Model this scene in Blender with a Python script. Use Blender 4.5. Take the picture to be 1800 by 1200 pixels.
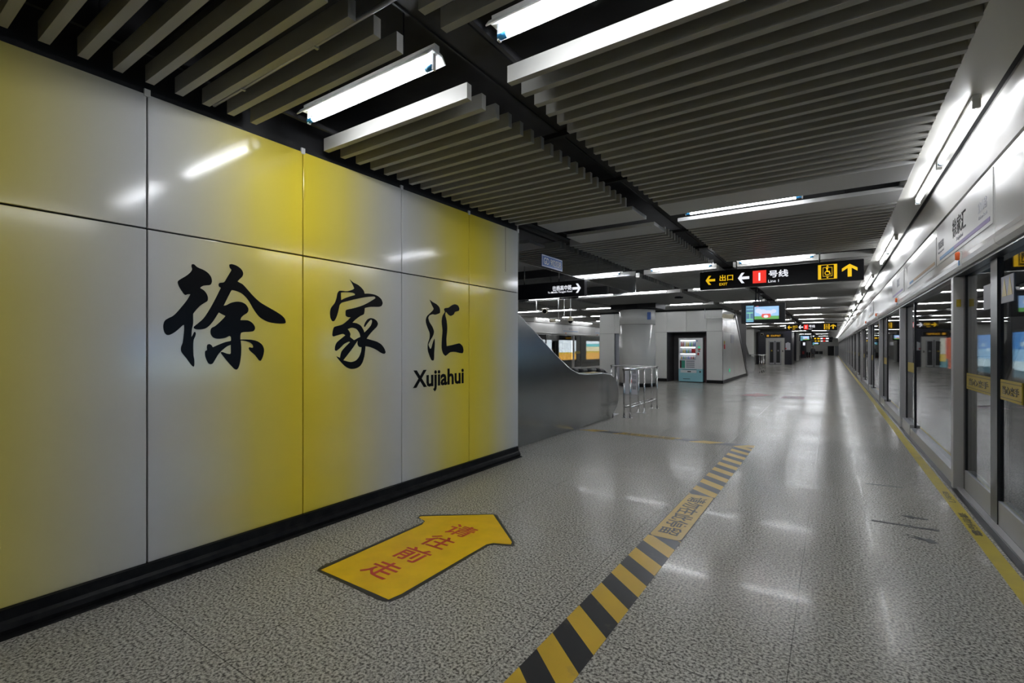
import bpy, bmesh, math, random
from mathutils import Vector, Matrix

R = random.Random(7)
C = bpy.context.scene.collection
S = bpy.context.scene
for _o in list(bpy.data.objects):
    bpy.data.objects.remove(_o)

# ------------------------------------------------------------------ camera, world, exposure
CAM_H = 1.45
cam_d = bpy.data.cameras.new('camera')
cam_d.sensor_width = 36.0
cam_d.lens = 16.8
cam_d.shift_y = 10.0 / 1800.0
cam_d.clip_start = 0.05
cam_d.clip_end = 400
cam = bpy.data.objects.new('camera', cam_d)
C.objects.link(cam)
cam.location = (0, 0, CAM_H)
cam.rotation_euler = (math.pi / 2, 0, math.radians(33.737))
S.camera = cam

world = bpy.data.worlds.new('world')
world.use_nodes = True
world.node_tree.nodes['Background'].inputs[0].default_value = (0.8, 0.85, 1.0, 1)
world.node_tree.nodes['Background'].inputs[1].default_value = 0.02
S.world = world
S.view_settings.view_transform = 'Standard'
S.view_settings.look = 'None'
S.view_settings.exposure = 1.35
S.view_settings.gamma = 1.0
S.view_settings.use_curve_mapping = False
TUBE = 27.0          # radiance of a lit fluorescent tube
COVE = 10.0
S.cycles.max_bounces = 8
S.cycles.diffuse_bounces = 4
S.cycles.glossy_bounces = 4
S.cycles.transparent_max_bounces = 24

# ------------------------------------------------------------------ materials
def mat(name, col, rough=0.5, metal=0.0, spec=0.5, emit=None, es=0.0, coat=0.0):
    m = bpy.data.materials.new(name)
    m.use_nodes = True
    b = m.node_tree.nodes['Principled BSDF']
    b.inputs['Base Color'].default_value = (*col, 1)
    b.inputs['Roughness'].default_value = rough
    b.inputs['Metallic'].default_value = metal
    b.inputs['Specular IOR Level'].default_value = spec
    if coat:
        b.inputs['Coat Weight'].default_value = coat
        b.inputs['Coat Roughness'].default_value = 0.05
    if emit:
        b.inputs['Emission Color'].default_value = (*emit, 1)
        b.inputs['Emission Strength'].default_value = es
    return m

def nodes(m):
    return m.node_tree.nodes, m.node_tree.links, m.node_tree.nodes['Principled BSDF']

def noisy(name, c0, c1, scale, rough=0.5, r1=None, metal=0.0, spec=0.5, stretch=(1, 1, 1), lo=0.35, hi=0.65, detail=3):
    """two-tone procedural noise material in world coordinates"""
    m = mat(name, c0, rough, metal, spec)
    N, L, b = nodes(m)
    g = N.new('ShaderNodeNewGeometry')
    mp = N.new('ShaderNodeMapping'); mp.inputs['Scale'].default_value = stretch
    n = N.new('ShaderNodeTexNoise'); n.inputs['Scale'].default_value = scale; n.inputs['Detail'].default_value = detail
    r = N.new('ShaderNodeValToRGB')
    r.color_ramp.elements[0].position = lo; r.color_ramp.elements[0].color = (*c0, 1)
    r.color_ramp.elements[1].position = hi; r.color_ramp.elements[1].color = (*c1, 1)
    L.new(g.outputs['Position'], mp.inputs['Vector']); L.new(mp.outputs[0], n.inputs['Vector'])
    L.new(n.outputs['Fac'], r.inputs[0]); L.new(r.outputs[0], b.inputs['Base Color'])
    if r1 is not None:
        q = N.new('ShaderNodeMapRange')
        q.inputs['To Min'].default_value = rough; q.inputs['To Max'].default_value = r1
        L.new(n.outputs['Fac'], q.inputs['Value']); L.new(q.outputs[0], b.inputs['Roughness'])
    return m

def math_node(N, L, op, a, b=None):
    n = N.new('ShaderNodeMath'); n.operation = op
    for i, v in enumerate((a, b)):
        if v is None: continue
        if isinstance(v, (int, float)): n.inputs[i].default_value = v
        else: L.new(v, n.inputs[i])
    return n.outputs[0]

def make_floor_mat():
    m = mat('polished_granite', (.4, .4, .38), 0.2, 0, 0.16, coat=.045)
    N, L, b = nodes(m)
    g = N.new('ShaderNodeNewGeometry')
    n = N.new('ShaderNodeTexNoise'); n.inputs['Scale'].default_value = 72; n.inputs['Detail'].default_value = 4; n.inputs['Roughness'].default_value = .6
    L.new(g.outputs['Position'], n.inputs['Vector'])
    r = N.new('ShaderNodeValToRGB'); e = r.color_ramp.elements
    e[0].position = .38; e[0].color = (.085, .08, .072, 1)
    e[1].position = .60; e[1].color = (.58, .555, .495, 1)
    k = e.new(.48); k.color = (.32, .305, .27, 1)
    L.new(n.outputs['Fac'], r.inputs[0])
    n2 = N.new('ShaderNodeTexNoise'); n2.inputs['Scale'].default_value = 1.3; n2.inputs['Detail'].default_value = 4
    L.new(g.outputs['Position'], n2.inputs['Vector'])
    sp = N.new('ShaderNodeSeparateXYZ'); L.new(g.outputs['Position'], sp.inputs[0])
    fx = math_node(N, L, 'PINGPONG', math_node(N, L, 'ADD', sp.outputs[0], 50.4 + .16 - .0), .56)
    fy = math_node(N, L, 'PINGPONG', math_node(N, L, 'ADD', sp.outputs[1], 56 - 1.10), .56)
    mn = math_node(N, L, 'MINIMUM', fx, fy)
    seam = math_node(N, L, 'LESS_THAN', mn, .0022)
    mx = N.new('ShaderNodeMixRGB'); mx.blend_type = 'MULTIPLY'
    L.new(seam, mx.inputs[0]); L.new(r.outputs[0], mx.inputs[1]); mx.inputs[2].default_value = (.35, .35, .35, 1)
    L.new(mx.outputs[0], b.inputs['Base Color'])
    q = N.new('ShaderNodeMapRange'); q.inputs['From Min'].default_value = .3; q.inputs['From Max'].default_value = .7
    q.inputs['To Min'].default_value = .17; q.inputs['To Max'].default_value = .27
    L.new(n2.outputs['Fac'], q.inputs['Value']); L.new(q.outputs[0], b.inputs['Roughness'])
    return m

def make_panel_mat():
    """enamel wall panels printed in a yellow to white fade, two panels to a repeat"""
    m = mat('yellow_white_enamel', (.6, .6, .6), 0.12, 0, 0.5)
    N, L, b = nodes(m)
    g = N.new('ShaderNodeNewGeometry'); sp = N.new('ShaderNodeSeparateXYZ'); L.new(g.outputs['Position'], sp.inputs[0])
    a = math_node(N, L, 'DIVIDE', math_node(N, L, 'ADD', sp.outputs[1], -1.195 + 1.0435 * 20), 1.0435)
    w = math_node(N, L, 'PINGPONG', a, 1.0)          # 0 = white seam, 1 = yellow seam
    r = N.new('ShaderNodeValToRGB'); e = r.color_ramp.elements
    e[0].position = .04; e[0].color = (.63, .63, .62, 1)
    e[1].position = .92; e[1].color = (.86, .68, .06, 1)
    for q_, c_ in ((.22, (.65, .63, .52)), (.42, (.71, .64, .34)), (.64, (.79, .66, .14))):
        k = e.new(q_); k.color = (*c_, 1)
    L.new(w, r.inputs[0]); L.new(r.outputs[0], b.inputs['Base Color'])
    return m

def make_stripe_mat(name, along, phase, slope, period):
    """black and yellow hazard stripes; along = 'Y' or 'X'"""
    m = mat(name, (.6, .4, .03), 0.32, 0, 0.4)
    N, L, b = nodes(m)
    g = N.new('ShaderNodeNewGeometry'); sp = N.new('ShaderNodeSeparateXYZ'); L.new(g.outputs['Position'], sp.inputs[0])
    u, v = (sp.outputs[1], sp.outputs[0]) if along == 'Y' else (sp.outputs[0], sp.outputs[1])
    t = math_node(N, L, 'ADD', u, math_node(N, L, 'MULTIPLY', v, slope))
    f = math_node(N, L, 'FRACT', math_node(N, L, 'DIVIDE', math_node(N, L, 'ADD', t, phase), period))
    s = math_node(N, L, 'LESS_THAN', f, .5)
    n = N.new('ShaderNodeTexNoise'); n.inputs['Scale'].default_value = 9; n.inputs['Detail'].default_value = 8
    L.new(g.outputs['Position'], n.inputs['Vector'])
    wear = N.new('ShaderNodeMapRange'); wear.inputs['From Min'].default_value = .62; wear.inputs['From Max'].default_value = .8
    wear.inputs['To Min'].default_value = 0; wear.inputs['To Max'].default_value = .5
    L.new(n.outputs['Fac'], wear.inputs['Value'])
    mx = N.new('ShaderNodeMixRGB'); L.new(s, mx.inputs[0]); mx.inputs[1].default_value = (.035, .035, .038, 1); mx.inputs[2].default_value = (.62, .40, .045, 1)
    m2 = N.new('ShaderNodeMixRGB'); L.new(wear.outputs[0], m2.inputs[0]); L.new(mx.outputs[0], m2.inputs[1]); m2.inputs[2].default_value = (.2, .17, .12, 1)
    L.new(m2.outputs[0], b.inputs['Base Color'])
    return m

def make_glass(name, tint=(.8, .85, .85), base=0.10, refl=0.95):
    """flat architectural glass: clear, tinted, mirror-like towards grazing angles"""
    m = bpy.data.materials.new(name); m.use_nodes = True
    N, L = m.node_tree.nodes, m.node_tree.links
    N.remove(N['Principled BSDF'])
    out = N['Material Output']
    tr = N.new('ShaderNodeBsdfTransparent'); tr.inputs[0].default_value = (*tint, 1)
    gl = N.new('ShaderNodeBsdfGlossy'); gl.inputs['Color'].default_value = (refl, refl, refl, 1); gl.inputs['Roughness'].default_value = .02
    fr = N.new('ShaderNodeFresnel'); fr.inputs['IOR'].default_value = 1.6
    ad = math_node(N, L, 'ADD', fr.outputs[0], base)
    ad = math_node(N, L, 'MINIMUM', ad, .92)
    mx = N.new('ShaderNodeMixShader')
    L.new(ad, mx.inputs[0]); L.new(tr.outputs[0], mx.inputs[1]); L.new(gl.outputs[0], mx.inputs[2]); L.new(mx.outputs[0], out.inputs[0])
    return m

M = dict(
    floor=make_floor_mat(), panel=make_panel_mat(),
    black=mat('black_plastic', (.008, .008, .009), .4, 0, .2), matte_black=mat('matte_black_paint', (.012, .012, .014), .7),
    ink=mat('black_lettering', (.005, .0045, .0045), .28, 0, .12), joint=mat('dark_joint', (.02, .02, .022), .7),
    skirting=noisy('black_rubber_skirting', (.006, .006, .007), (.012, .012, .012), 14, .35, .5, spec=.12),
    slab=noisy('dark_plenum_paint', (.012, .012, .014), (.03, .03, .034), 2, .9),
    slat=mat('grey_slat_paint', (.35, .345, .325), .45), flatpan=mat('grey_flat_panel_paint', (.45, .45, .45), .4),
    white_enamel=noisy('white_enamel', (.60, .60, .57), (.64, .64, .61), .8, .13, .2),
    white_metal=mat('white_painted_metal', (.75, .75, .74), .35),
    header=noisy('pearl_white_metal', (.50, .495, .48), (.55, .545, .53), .7, .2, .28),
    soffit=mat('cream_soffit', (.55, .54, .50), .35),
    steel=noisy('brushed_steel', (.36, .37, .37), (.43, .44, .44), 1.5, .15, .24, metal=1.0, stretch=(1, 1, .35), lo=.2, hi=.8),
    chrome=mat('polished_steel', (.62, .62, .61), .16, 1.0), alu=mat('satin_aluminium', (.46, .46, .47), .34, .4),
    post=mat('grey_post_metal', (.46, .455, .46), .35, .15), darkframe=mat('dark_door_stile', (.02, .02, .022), .3),
    glass=make_glass('screen_glass', (.88, .90, .90), .02), smoke_glass=make_glass('smoke_barrier_glass', (.62, .63, .65), .34),
    tube=mat('lit_tube', (.9, .9, .9), .4, emit=(.93, .96, 1.0), es=TUBE), tube_far=mat('lit_far_tube', (.9, .9, .9), .4, emit=(.93, .96, 1.0), es=16.0), cove_tube=mat('lit_cove_tube', (.9, .9, .9), .4, emit=(.95, .97, 1.0), es=COVE),
    cap=mat('blue_tube_cap', (.02, .25, .55), .4), reflector=mat('white_reflector', (.82, .82, .82), .3),
    yellow_line=noisy('worn_yellow_paint', (.46, .36, .03), (.56, .45, .05), 5, .35, .5),
    arrow_yellow=noisy('yellow_floor_vinyl', (.80, .49, .012), (.90, .56, .016), 6, .35, .45, spec=.25), vinyl_black=mat('black_vinyl_edge', (.03, .03, .03), .4),
    vinyl_red=mat('red_vinyl', (.55, .04, .03), .4), tape_text=mat('dark_tape_lettering', (.06, .05, .03), .4),
    tape=make_stripe_mat('hazard_tape', 'Y', -1.945 + 1.176 * .83 + .31 * 20, .83, .3115), tape_x=make_stripe_mat('hazard_tape_cross', 'X', .31 * 40, -.9, .62),
    plaque=noisy('yellow_tape_plaque', (.52, .34, .05), (.60, .40, .07), 7, .25, .4),
    sign_black=mat('black_sign_face', (.008, .0075, .010), .35, 0, .2), s_yellow=mat('lit_yellow', (.75, .5, .02), .5, emit=(1, .60, .01), es=.27),
    s_white=mat('lit_white', (.8, .8, .8), .5, emit=(.9, .92, 1), es=.36), s_red=mat('lit_red', (.7, .04, .03), .5, emit=(1, .045, .03), es=.32),
    blue_plate=mat('blue_plate', (.035, .12, .42), .35), white_ink=mat('white_lettering', (.8, .8, .8), .5),
    grey_ink=mat('grey_lettering', (.25, .25, .27), .5), pale_ink=mat('faded_lettering', (.42, .42, .46), .5),
    plate=mat('name_plate_face', (.52, .515, .51), .35), line_blue=mat('line_blue', (.08, .22, .45), .5), line_purple=mat('line_purple', (.22, .17, .36), .5), line_brown=mat('line_brown', (.45, .30, .17), .5),
    lamp_red=mat('amber_lamp_cover', (.60, .10, .03), .25, emit=(1, .2, .05), es=.05), sticker_yellow=mat('yellow_door_band', (.40, .29, .02), .4),
    grey_wall=mat('grey_recess_paint', (.10, .095, .10), .5), bluegrey=mat('blue_grey_panel', (.28, .29, .32), .45),
    navy=mat('navy_black_cladding', (.014, .014, .024), .3), cream_plastic=mat('cream_camera_plastic', (.62, .56, .42), .4),
    green_lit=mat('lit_green', (.05, .5, .25), .4, emit=(.05, .8, .4), es=.15), red_plain=mat('red_plain', (.5, .03, .03), .4), notice=mat('notice_paper', (.6, .6, .64), .5),
    tunnel=noisy('dark_tunnel_concrete', (.02, .02, .021), (.05, .05, .05), 1.2, .9),
    vend_white=mat('white_vending_shell', (.66, .66, .67), .3), vend_blue=mat('pale_blue_vending_panel', (.26, .52, .58), .3), vend_lit=mat('lit_shelf_light', (.9, .9, .95), .4, emit=(.85, .9, 1), es=2.4),
    vend_glass=make_glass('vending_glass', (.95, .96, .96), .02), maroon=mat('maroon_side', (.06, .012, .016), .4),
    cloth_grey=mat('grey_coat', (.10, .10, .11), .8), cloth_dark=mat('dark_trousers', (.03, .03, .035), .8), skin=mat('skin', (.45, .28, .2), .5), hair=mat('dark_hair', (.015, .012, .01), .5),
)

# ------------------------------------------------------------------ mesh helpers
ORG = {}
class MB:
    def __init__(s): s.v = []; s.f = []; s.sm = []
    def add(s, vs, fs, smooth=False):
        k = len(s.v); s.v += [Vector(p) for p in vs]; s.f += [tuple(i + k for i in f) for f in fs]; s.sm += [smooth] * len(fs); return s
    def box(s, x0, x1, y0, y1, z0, z1):
        x0, x1 = sorted((x0, x1)); y0, y1 = sorted((y0, y1)); z0, z1 = sorted((z0, z1))
        return s.add([(x0, y0, z0), (x1, y0, z0), (x1, y1, z0), (x0, y1, z0), (x0, y0, z1), (x1, y0, z1), (x1, y1, z1), (x0, y1, z1)],
                     [(0, 3, 2, 1), (4, 5, 6, 7), (0, 1, 5, 4), (1, 2, 6, 5), (2, 3, 7, 6), (3, 0, 4, 7)])
    def cyl(s, p0, p1, r, n=12, r1=None, caps=True):
        p0, p1 = Vector(p0), Vector(p1); r1 = r if r1 is None else r1
        d = (p1 - p0).normalized(); a = d.orthogonal().normalized(); b = d.cross(a)
        vs = [p0 + (a * math.cos(2 * math.pi * i / n) + b * math.sin(2 * math.pi * i / n)) * r for i in range(n)]
        vs += [p1 + (a * math.cos(2 * math.pi * i / n) + b * math.sin(2 * math.pi * i / n)) * r1 for i in range(n)]
        s.add(vs, [(i, (i + 1) % n, n + (i + 1) % n, n + i) for i in range(n)], True)
        if caps:
            k = len(s.v) - 2 * n
            s.f += [tuple(k + i for i in reversed(range(n))), tuple(k + n + i for i in range(n))]; s.sm += [False, False]
        return s
    def tube(s, pts, r, n=10):
        for a, b in zip(pts, pts[1:]): s.cyl(a, b, r, n)
        for p in pts[1:-1]: s.ball(p, r, 8, 6)
        return s
    def ball(s, c, r, n=16, m=10, zs=1.0):
        c = Vector(c); vs = []; fs = []
        for j in range(m + 1):
            t = math.pi * j / m
            for i in range(n):
                a = 2 * math.pi * i / n
                vs.append(c + Vector((r * math.sin(t) * math.cos(a), r * math.sin(t) * math.sin(a), r * math.cos(t) * zs)))
        for j in range(m):
            for i in range(n):
                fs.append((j * n + i, (j + 1) * n + i, (j + 1) * n + (i + 1) % n, j * n + (i + 1) % n))
        return s.add(vs, fs, True)
    def lathe(s, c, prof, n=24):
        """prof: (radius, z) pairs from the bottom up"""
        c = Vector(c); vs = []; fs = []
        for r, z in prof:
            vs += [c + Vector((r * math.cos(2 * math.pi * i / n), r * math.sin(2 * math.pi * i / n), z)) for i in range(n)]
        for j in range(len(prof) - 1):
            for i in range(n):
                fs.append((j * n + i, j * n + (i + 1) % n, (j + 1) * n + (i + 1) % n, (j + 1) * n + i))
        s.add(vs, fs, True)
        k = len(s.v) - len(vs)
        s.f += [tuple(k + i for i in reversed(range(n))), tuple(k + len(vs) - n + i for i in range(n))]; s.sm += [False, False]
        return s
    def extrude(s, prof, axis, a, b):
        """closed 2-D profile swept along axis: 'X' -> (Y,Z), 'Y' -> (X,Z)"""
        n = len(prof)
        put = (lambda t, p: (t, p[0], p[1])) if axis == 'X' else (lambda t, p: (p[0], t, p[1]))
        vs = [put(a, p) for p in prof] + [put(b, p) for p in prof]
        return s.add(vs, [(i, (i + 1) % n, n + (i + 1) % n, n + i) for i in range(n)] + [tuple(reversed(range(n))), tuple(range(n, 2 * n))])
    def build(s, name, m, parent=None, bevel=0.0, origin=None):
        if parent is None:
            if origin is None:
                xs = [p.x for p in s.v]; ys = [p.y for p in s.v]; zs = [p.z for p in s.v]
                origin = Vector(((min(xs) + max(xs)) / 2, (min(ys) + max(ys)) / 2, min(zs)))
            o0 = Vector(origin)
        else:
            o0 = ORG[parent]
        me = bpy.data.meshes.new(name)
        me.from_pydata([p - o0 for p in s.v], [], s.f)
        bm = bmesh.new(); bm.from_mesh(me); bmesh.ops.recalc_face_normals(bm, faces=bm.faces); bm.to_mesh(me); bm.free()
        for p, q in zip(me.polygons, s.sm): p.use_smooth = q
        me.materials.append(m if not isinstance(m, str) else M[m])
        o = bpy.data.objects.new(name, me); C.objects.link(o)
        ORG[o] = o0
        if parent is None: o.location = o0
        else: o.parent = parent
        if bevel:
            bv = o.modifiers.new('bevel', 'BEVEL'); bv.width = bevel; bv.segments = 2; bv.limit_method = 'ANGLE'
        return o

def bx(*a): return MB().box(*a)
def tag(o, label=None, cat=None, group=None, kind=None):
    if label: o['label'] = label
    if cat: o['category'] = cat
    if group: o['group'] = group
    if kind: o['kind'] = kind
    return o
def thing(name, label, cat, loc, group=None):
    o = bpy.data.objects.new(name, None); C.objects.link(o); o.location = loc; o.empty_display_size = .1
    ORG[o] = Vector(loc)
    return tag(o, label, cat, group)
def struct(mb, name, m, bevel=0.0):
    return tag(mb.build(name, m, None, bevel), kind='structure')
KIDS = {}
def copy_tree(o, parent=None):
    c = o.copy(); C.objects.link(c)
    if parent is not None: c.parent = parent
    for ch in KIDS.get(o) or list(o.children): copy_tree(ch, c)
    return c

def curve_to_mesh(cv, name):
    o = bpy.data.objects.new(name, cv); C.objects.link(o)
    bpy.context.view_layer.update()
    me = bpy.data.meshes.new_from_object(o.evaluated_get(bpy.context.evaluated_depsgraph_get()))
    bpy.data.objects.remove(o); bpy.data.curves.remove(cv)
    return me
def place_flat(me, name, m, parent, origin, right, up, fit=None, label=None):
    """maps a flat XY mesh on a plane in the world. fit=(w,h) (either may be None) scales it, centred on origin"""
    right, up = Vector(right).normalized(), Vector(up).normalized(); nrm = right.cross(up); origin = Vector(origin)
    if fit:
        xs = [v.co.x for v in me.vertices]; ys = [v.co.y for v in me.vertices]
        w, h = max(xs) - min(xs), max(ys) - min(ys); cx, cy = (max(xs) + min(xs)) / 2, (max(ys) + min(ys)) / 2
        sx = fit[0] / w if fit[0] else fit[1] / h
        sy = fit[1] / h if fit[1] else sx
    else: sx = sy = 1; cx = cy = 0
    o0 = ORG[parent] if parent is not None else origin
    for v in me.vertices:
        p = origin + right * ((v.co.x - cx) * sx) + up * ((v.co.y - cy) * sy) + nrm * v.co.z
        v.co = p - o0
    me.name = name; me.materials.clear(); me.materials.append(M[m])
    o = bpy.data.objects.new(name, me); C.objects.link(o); ORG[o] = o0
    if parent is not None: o.parent = parent
    else: o.location = o0
    if label: o['label'] = label
    return o
def text(body, name, m, parent, origin, right, up, fit, bold=0.0, label=None, thick=.001):
    cv = bpy.data.curves.new(name, 'FONT'); cv.body = body; cv.extrude = thick; cv.offset = bold; cv.resolution_u = 2
    return place_flat(curve_to_mesh(cv, name), name, m, parent, origin, right, up, fit, label)
def smooth_loop(pts, k=3):
    out = []; n = len(pts)
    for i in range(n):
        p0, p1, p2, p3 = (Vector(pts[(i + j) % n]) for j in (-1, 0, 1, 2))
        a = (p1 - p0); b = (p2 - p1); c = (p3 - p2)
        for t in range(k):
            u = t / k
            # centripetal-ish: damp tangents on sharp corners
            t1 = (p2 - p0) * .5 * max(0, a.normalized().dot(b.normalized())) if a.length and b.length else b * 0
            t2 = (p3 - p1) * .5 * max(0, b.normalized().dot(c.normalized())) if c.length and b.length else b * 0
            if t1.length > b.length: t1 = t1.normalized() * b.length
            if t2.length > b.length: t2 = t2.normalized() * b.length
            h00 = 2 * u ** 3 - 3 * u ** 2 + 1; h10 = u ** 3 - 2 * u ** 2 + u; h01 = -2 * u ** 3 + 3 * u ** 2; h11 = u ** 3 - u ** 2
            out.append(p1 * h00 + t1 * h10 + p2 * h01 + t2 * h11)
    return out
def loops_mesh(loops, name, thick=.001):
    cv = bpy.data.curves.new(name, 'CURVE'); cv.dimensions = '2D'; cv.fill_mode = 'BOTH'; cv.extrude = thick
    for lp in loops:
        sp = cv.splines.new('POLY'); sp.points.add(len(lp) - 1); sp.use_cyclic_u = True
        for q, p in zip(sp.points, lp): q.co = (p[0], p[1], 0, 1)
    return curve_to_mesh(cv, name)
def shape(loops, name, m, parent, origin, right, up, thick=.001, fit=None, label=None):
    return place_flat(loops_mesh(loops, name, thick), name, m, parent, origin, right, up, fit, label)

# pixel of the photograph -> ray (only used to measure where traced outlines lie on their own wall or floor)
TH = math.radians(33.737); CS, SN = math.cos(TH), math.sin(TH)
def _ray(px, py):
    u = (px - 900) / 840; v = (610 - py) / 840
    return Vector((-SN + CS * u, CS + SN * u, v))
def on_x(px, py, x):
    r = _ray(px, py); t = x / r.x; return r.y * t, CAM_H + r.z * t
def on_y(px, py, y):
    r = _ray(px, py); t = y / r.y; return r.x * t, CAM_H + r.z * t
def on_floor(px, py):
    r = _ray(px, py); t = -CAM_H / r.z; return r.x * t, r.y * t

# ================================================================== SETTING
YB, YE = -3.0, 100.0                  # station runs from behind the camera to the far end wall
XL, XR = -3.49, 1.13                  # yellow wall face / screen-door line
MIR = -12.4                           # the opposite platform edge mirrors x -> MIR - x
struct(bx(MIR - 1.03, 1.03, YB, YE, -.25, 0), 'floor', 'floor')
struct(bx(MIR - 6, 6, YB, YE + .3, 3.62, 3.75), 'ceiling', 'slab')
struct(bx(-14.2, 6, YE, YE + .3, -.25, 3.62), 'wall_far', 'white_enamel')
struct(bx(MIR - 6, 6, YB - .3, YB, -1.4, 3.62), 'wall_back', 'tunnel')
struct(bx(3.985, 4.2, YB, YE, -1.4, 3.62), 'wall_right', 'tunnel')
struct(bx(-16.9, -16.635, YB, YE, -1.4, 3.62), 'wall_opposite', 'tunnel')
struct(bx(1.03, 3.98, YB, YE, -1.4, -1.2), 'floor_track_right', 'tunnel')
struct(bx(-16.6, MIR - 1.03, YB, YE, -1.4, -1.2), 'floor_track_opposite', 'tunnel')

# left wall: a dark core carrying the enamel panels
SEAMS = [-1.94, -.895, .15, 1.195, 2.235, 3.285, 4.33, 5.37]
wl = struct(bx(-3.72, -3.515, YB, 5.36, 0.0, 2.99), 'wall_left', 'joint')
for a, b in zip(SEAMS, SEAMS[1:]):
    for z0, z1 in ((.128, 2.172), (2.182, 3.0)):
        bx(-3.514, XL, a + .004, b - .004, z0, z1).build('wall_panel', 'panel', wl, .003)
bx(-3.735, -3.49, 5.362, 5.37, .128, 3.0).build('end_panel', 'white_enamel', wl)
bx(XL - .004, XL + .0006, 5.07, 5.076, 2.42, 2.995).build('panel_seam', 'joint', wl)
for y in SEAMS[2:]:
    bx(-3.512, -3.484, y - .016, y + .016, 2.985, 3.03).build('panel_clip', 'white_metal', wl)
# gap above the wall closed by a dark soffit board
struct(bx(-3.72, -3.50, YB, 5.36, 3.0, 3.62), 'wall_left_upper', 'matte_black')
prof = [(-3.515, .128), (-3.462, .128), (-3.455, .075), (-3.438, .06), (-3.428, .035), (-3.43, .012), (-3.405, .006), (-3.395, 0), (-3.515, 0)]
struct(MB().extrude(prof, 'Y', YB, 5.335), 'baseboard_left', 'skirting')

# calligraphy traced on the wall (zoomed crops of the photograph: scale and corner)
XU = [[(385,122),(405,122),(435,148),(490,172),(530,200),(555,235),(562,270),(555,295),(540,305),(490,310),(465,322),(460,332),(490,350),(515,380),(527,415),(522,445),(490,465),(460,485),(430,515),(405,545),(397,560),(397,640),(385,700),(382,760),(392,745),(405,718),(415,715),(420,730),(415,755),(402,785),(398,830),(400,920),(407,960),(407,1010),(400,1023),(380,1005),(340,950),(300,900),(290,875),(292,845),(305,810),(312,760),(318,700),(318,655),(305,658),(270,690),(230,722),(190,742),(165,742),(145,720),(135,680),(137,645),(150,615),(180,595),(215,578),(250,548),(300,490),(340,440),(365,400),(372,385),(350,385),(330,392),(315,382),(300,360),(275,320),(262,285),(265,268),(290,250),(340,220),(375,190),(388,165),(382,140)],
      [(715,125),(735,120),(775,132),(810,155),(830,180),(837,205),(828,230),(800,258),(787,272),(800,280),(835,300),(880,350),(930,405),(985,455),(1060,500),(1130,540),(1180,575),(1205,605),(1210,635),(1195,642),(1140,642),(1070,632),(1020,612),(975,580),(930,520),(890,450),(860,410),(820,375),(770,355),(735,350),(715,385),(690,435),(665,485),(690,480),(730,460),(780,450),(825,455),(860,475),(880,505),(882,530),(870,550),(840,570),(820,590),(812,612),(840,612),(880,615),(915,635),(937,665),(940,690),(925,710),(890,715),(840,718),(818,725),(812,750),(812,782),(860,782),(910,785),(960,797),(1000,825),(1018,860),(1018,900),(1005,945),(990,970),(975,965),(940,920),(895,880),(885,860),(892,850),(915,855),(925,850),(920,830),(895,808),(850,795),(815,792),(820,850),(818,920),(808,990),(795,1030),(780,1047),(760,1042),(720,1000),(670,940),(643,905),(640,893),(655,892),(690,905),(720,910),(728,900),(728,830),(700,840),(660,870),(620,910),(590,960),(570,992),(550,1000),(530,990),(510,950),(502,915),(503,885),(520,875),(517,850),(522,828),(540,822),(558,832),(570,850),(620,828),(680,805),(725,795),(730,785),(728,760),(715,752),(680,768),(640,775),(600,775),(570,762),(552,735),(550,705),(560,680),(590,665),(630,630),(670,590),(680,575),(650,560),(622,545),(600,580),(570,625),(535,665),(500,687),(460,694),(420,692),(403,683),(405,668),(440,640),(490,595),(540,520),(590,430),(630,350),(640,328),(625,318),(620,300),(630,285),(670,278),(700,230),(730,180),(733,170),(718,150)]]
JIA = [[(262,100),(290,125),(330,145),(360,170),(380,195),(388,220),(420,220),(470,228),(505,245),(530,270),(540,300),(530,325),(505,332),(440,332),(390,342),(387,370),(380,395),(350,410),(310,440),(285,465),(320,470),(355,490),(380,530),(385,548),(410,525),(440,490),(450,460),(450,445),(440,440),(425,455),(405,480),(390,503),(383,495),(390,470),(410,440),(435,427),(465,432),(490,450),(500,475),(490,500),(460,530),(425,570),(405,600),(440,610),(490,625),(530,650),(555,685),(565,715),(555,728),(530,722),(480,690),(430,670),(395,665),(392,700),(385,750),(370,800),(345,835),(310,852),(270,855),(230,838),(190,800),(160,765),(150,748),(165,755),(180,762),(185,735),(195,705),(225,670),(265,630),(255,625),(215,645),(180,680),(150,703),(137,695),(140,660),(155,630),(190,600),(225,572),(205,560),(165,570),(125,582),(115,570),(120,530),(130,503),(150,495),(200,480),(240,450),(270,420),(245,418),(228,405),(228,365),(240,355),(300,342),(370,320),(430,290),(480,258),(470,245),(400,250),(320,265),(250,282),(195,297),(178,315),(172,340),(160,390),(145,430),(130,452),(115,452),(100,425),(96,380),(105,340),(135,300),(150,260),(158,220),(170,200),(185,195),(240,200),(290,185),(300,175),(285,140)],
       [(188,212),(225,208),(285,212),(305,222),(305,232),(260,245),(215,262),(190,275)], [(245,520),(280,508),(320,520),(345,555),(352,585),(330,595),(300,612),(285,602),(265,585),(268,560),(258,538)],
       [(330,615),(328,645),(340,668),(362,673),(358,710),(340,755),(312,785),(270,797),(208,782),(245,735),(290,675)]]
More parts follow.
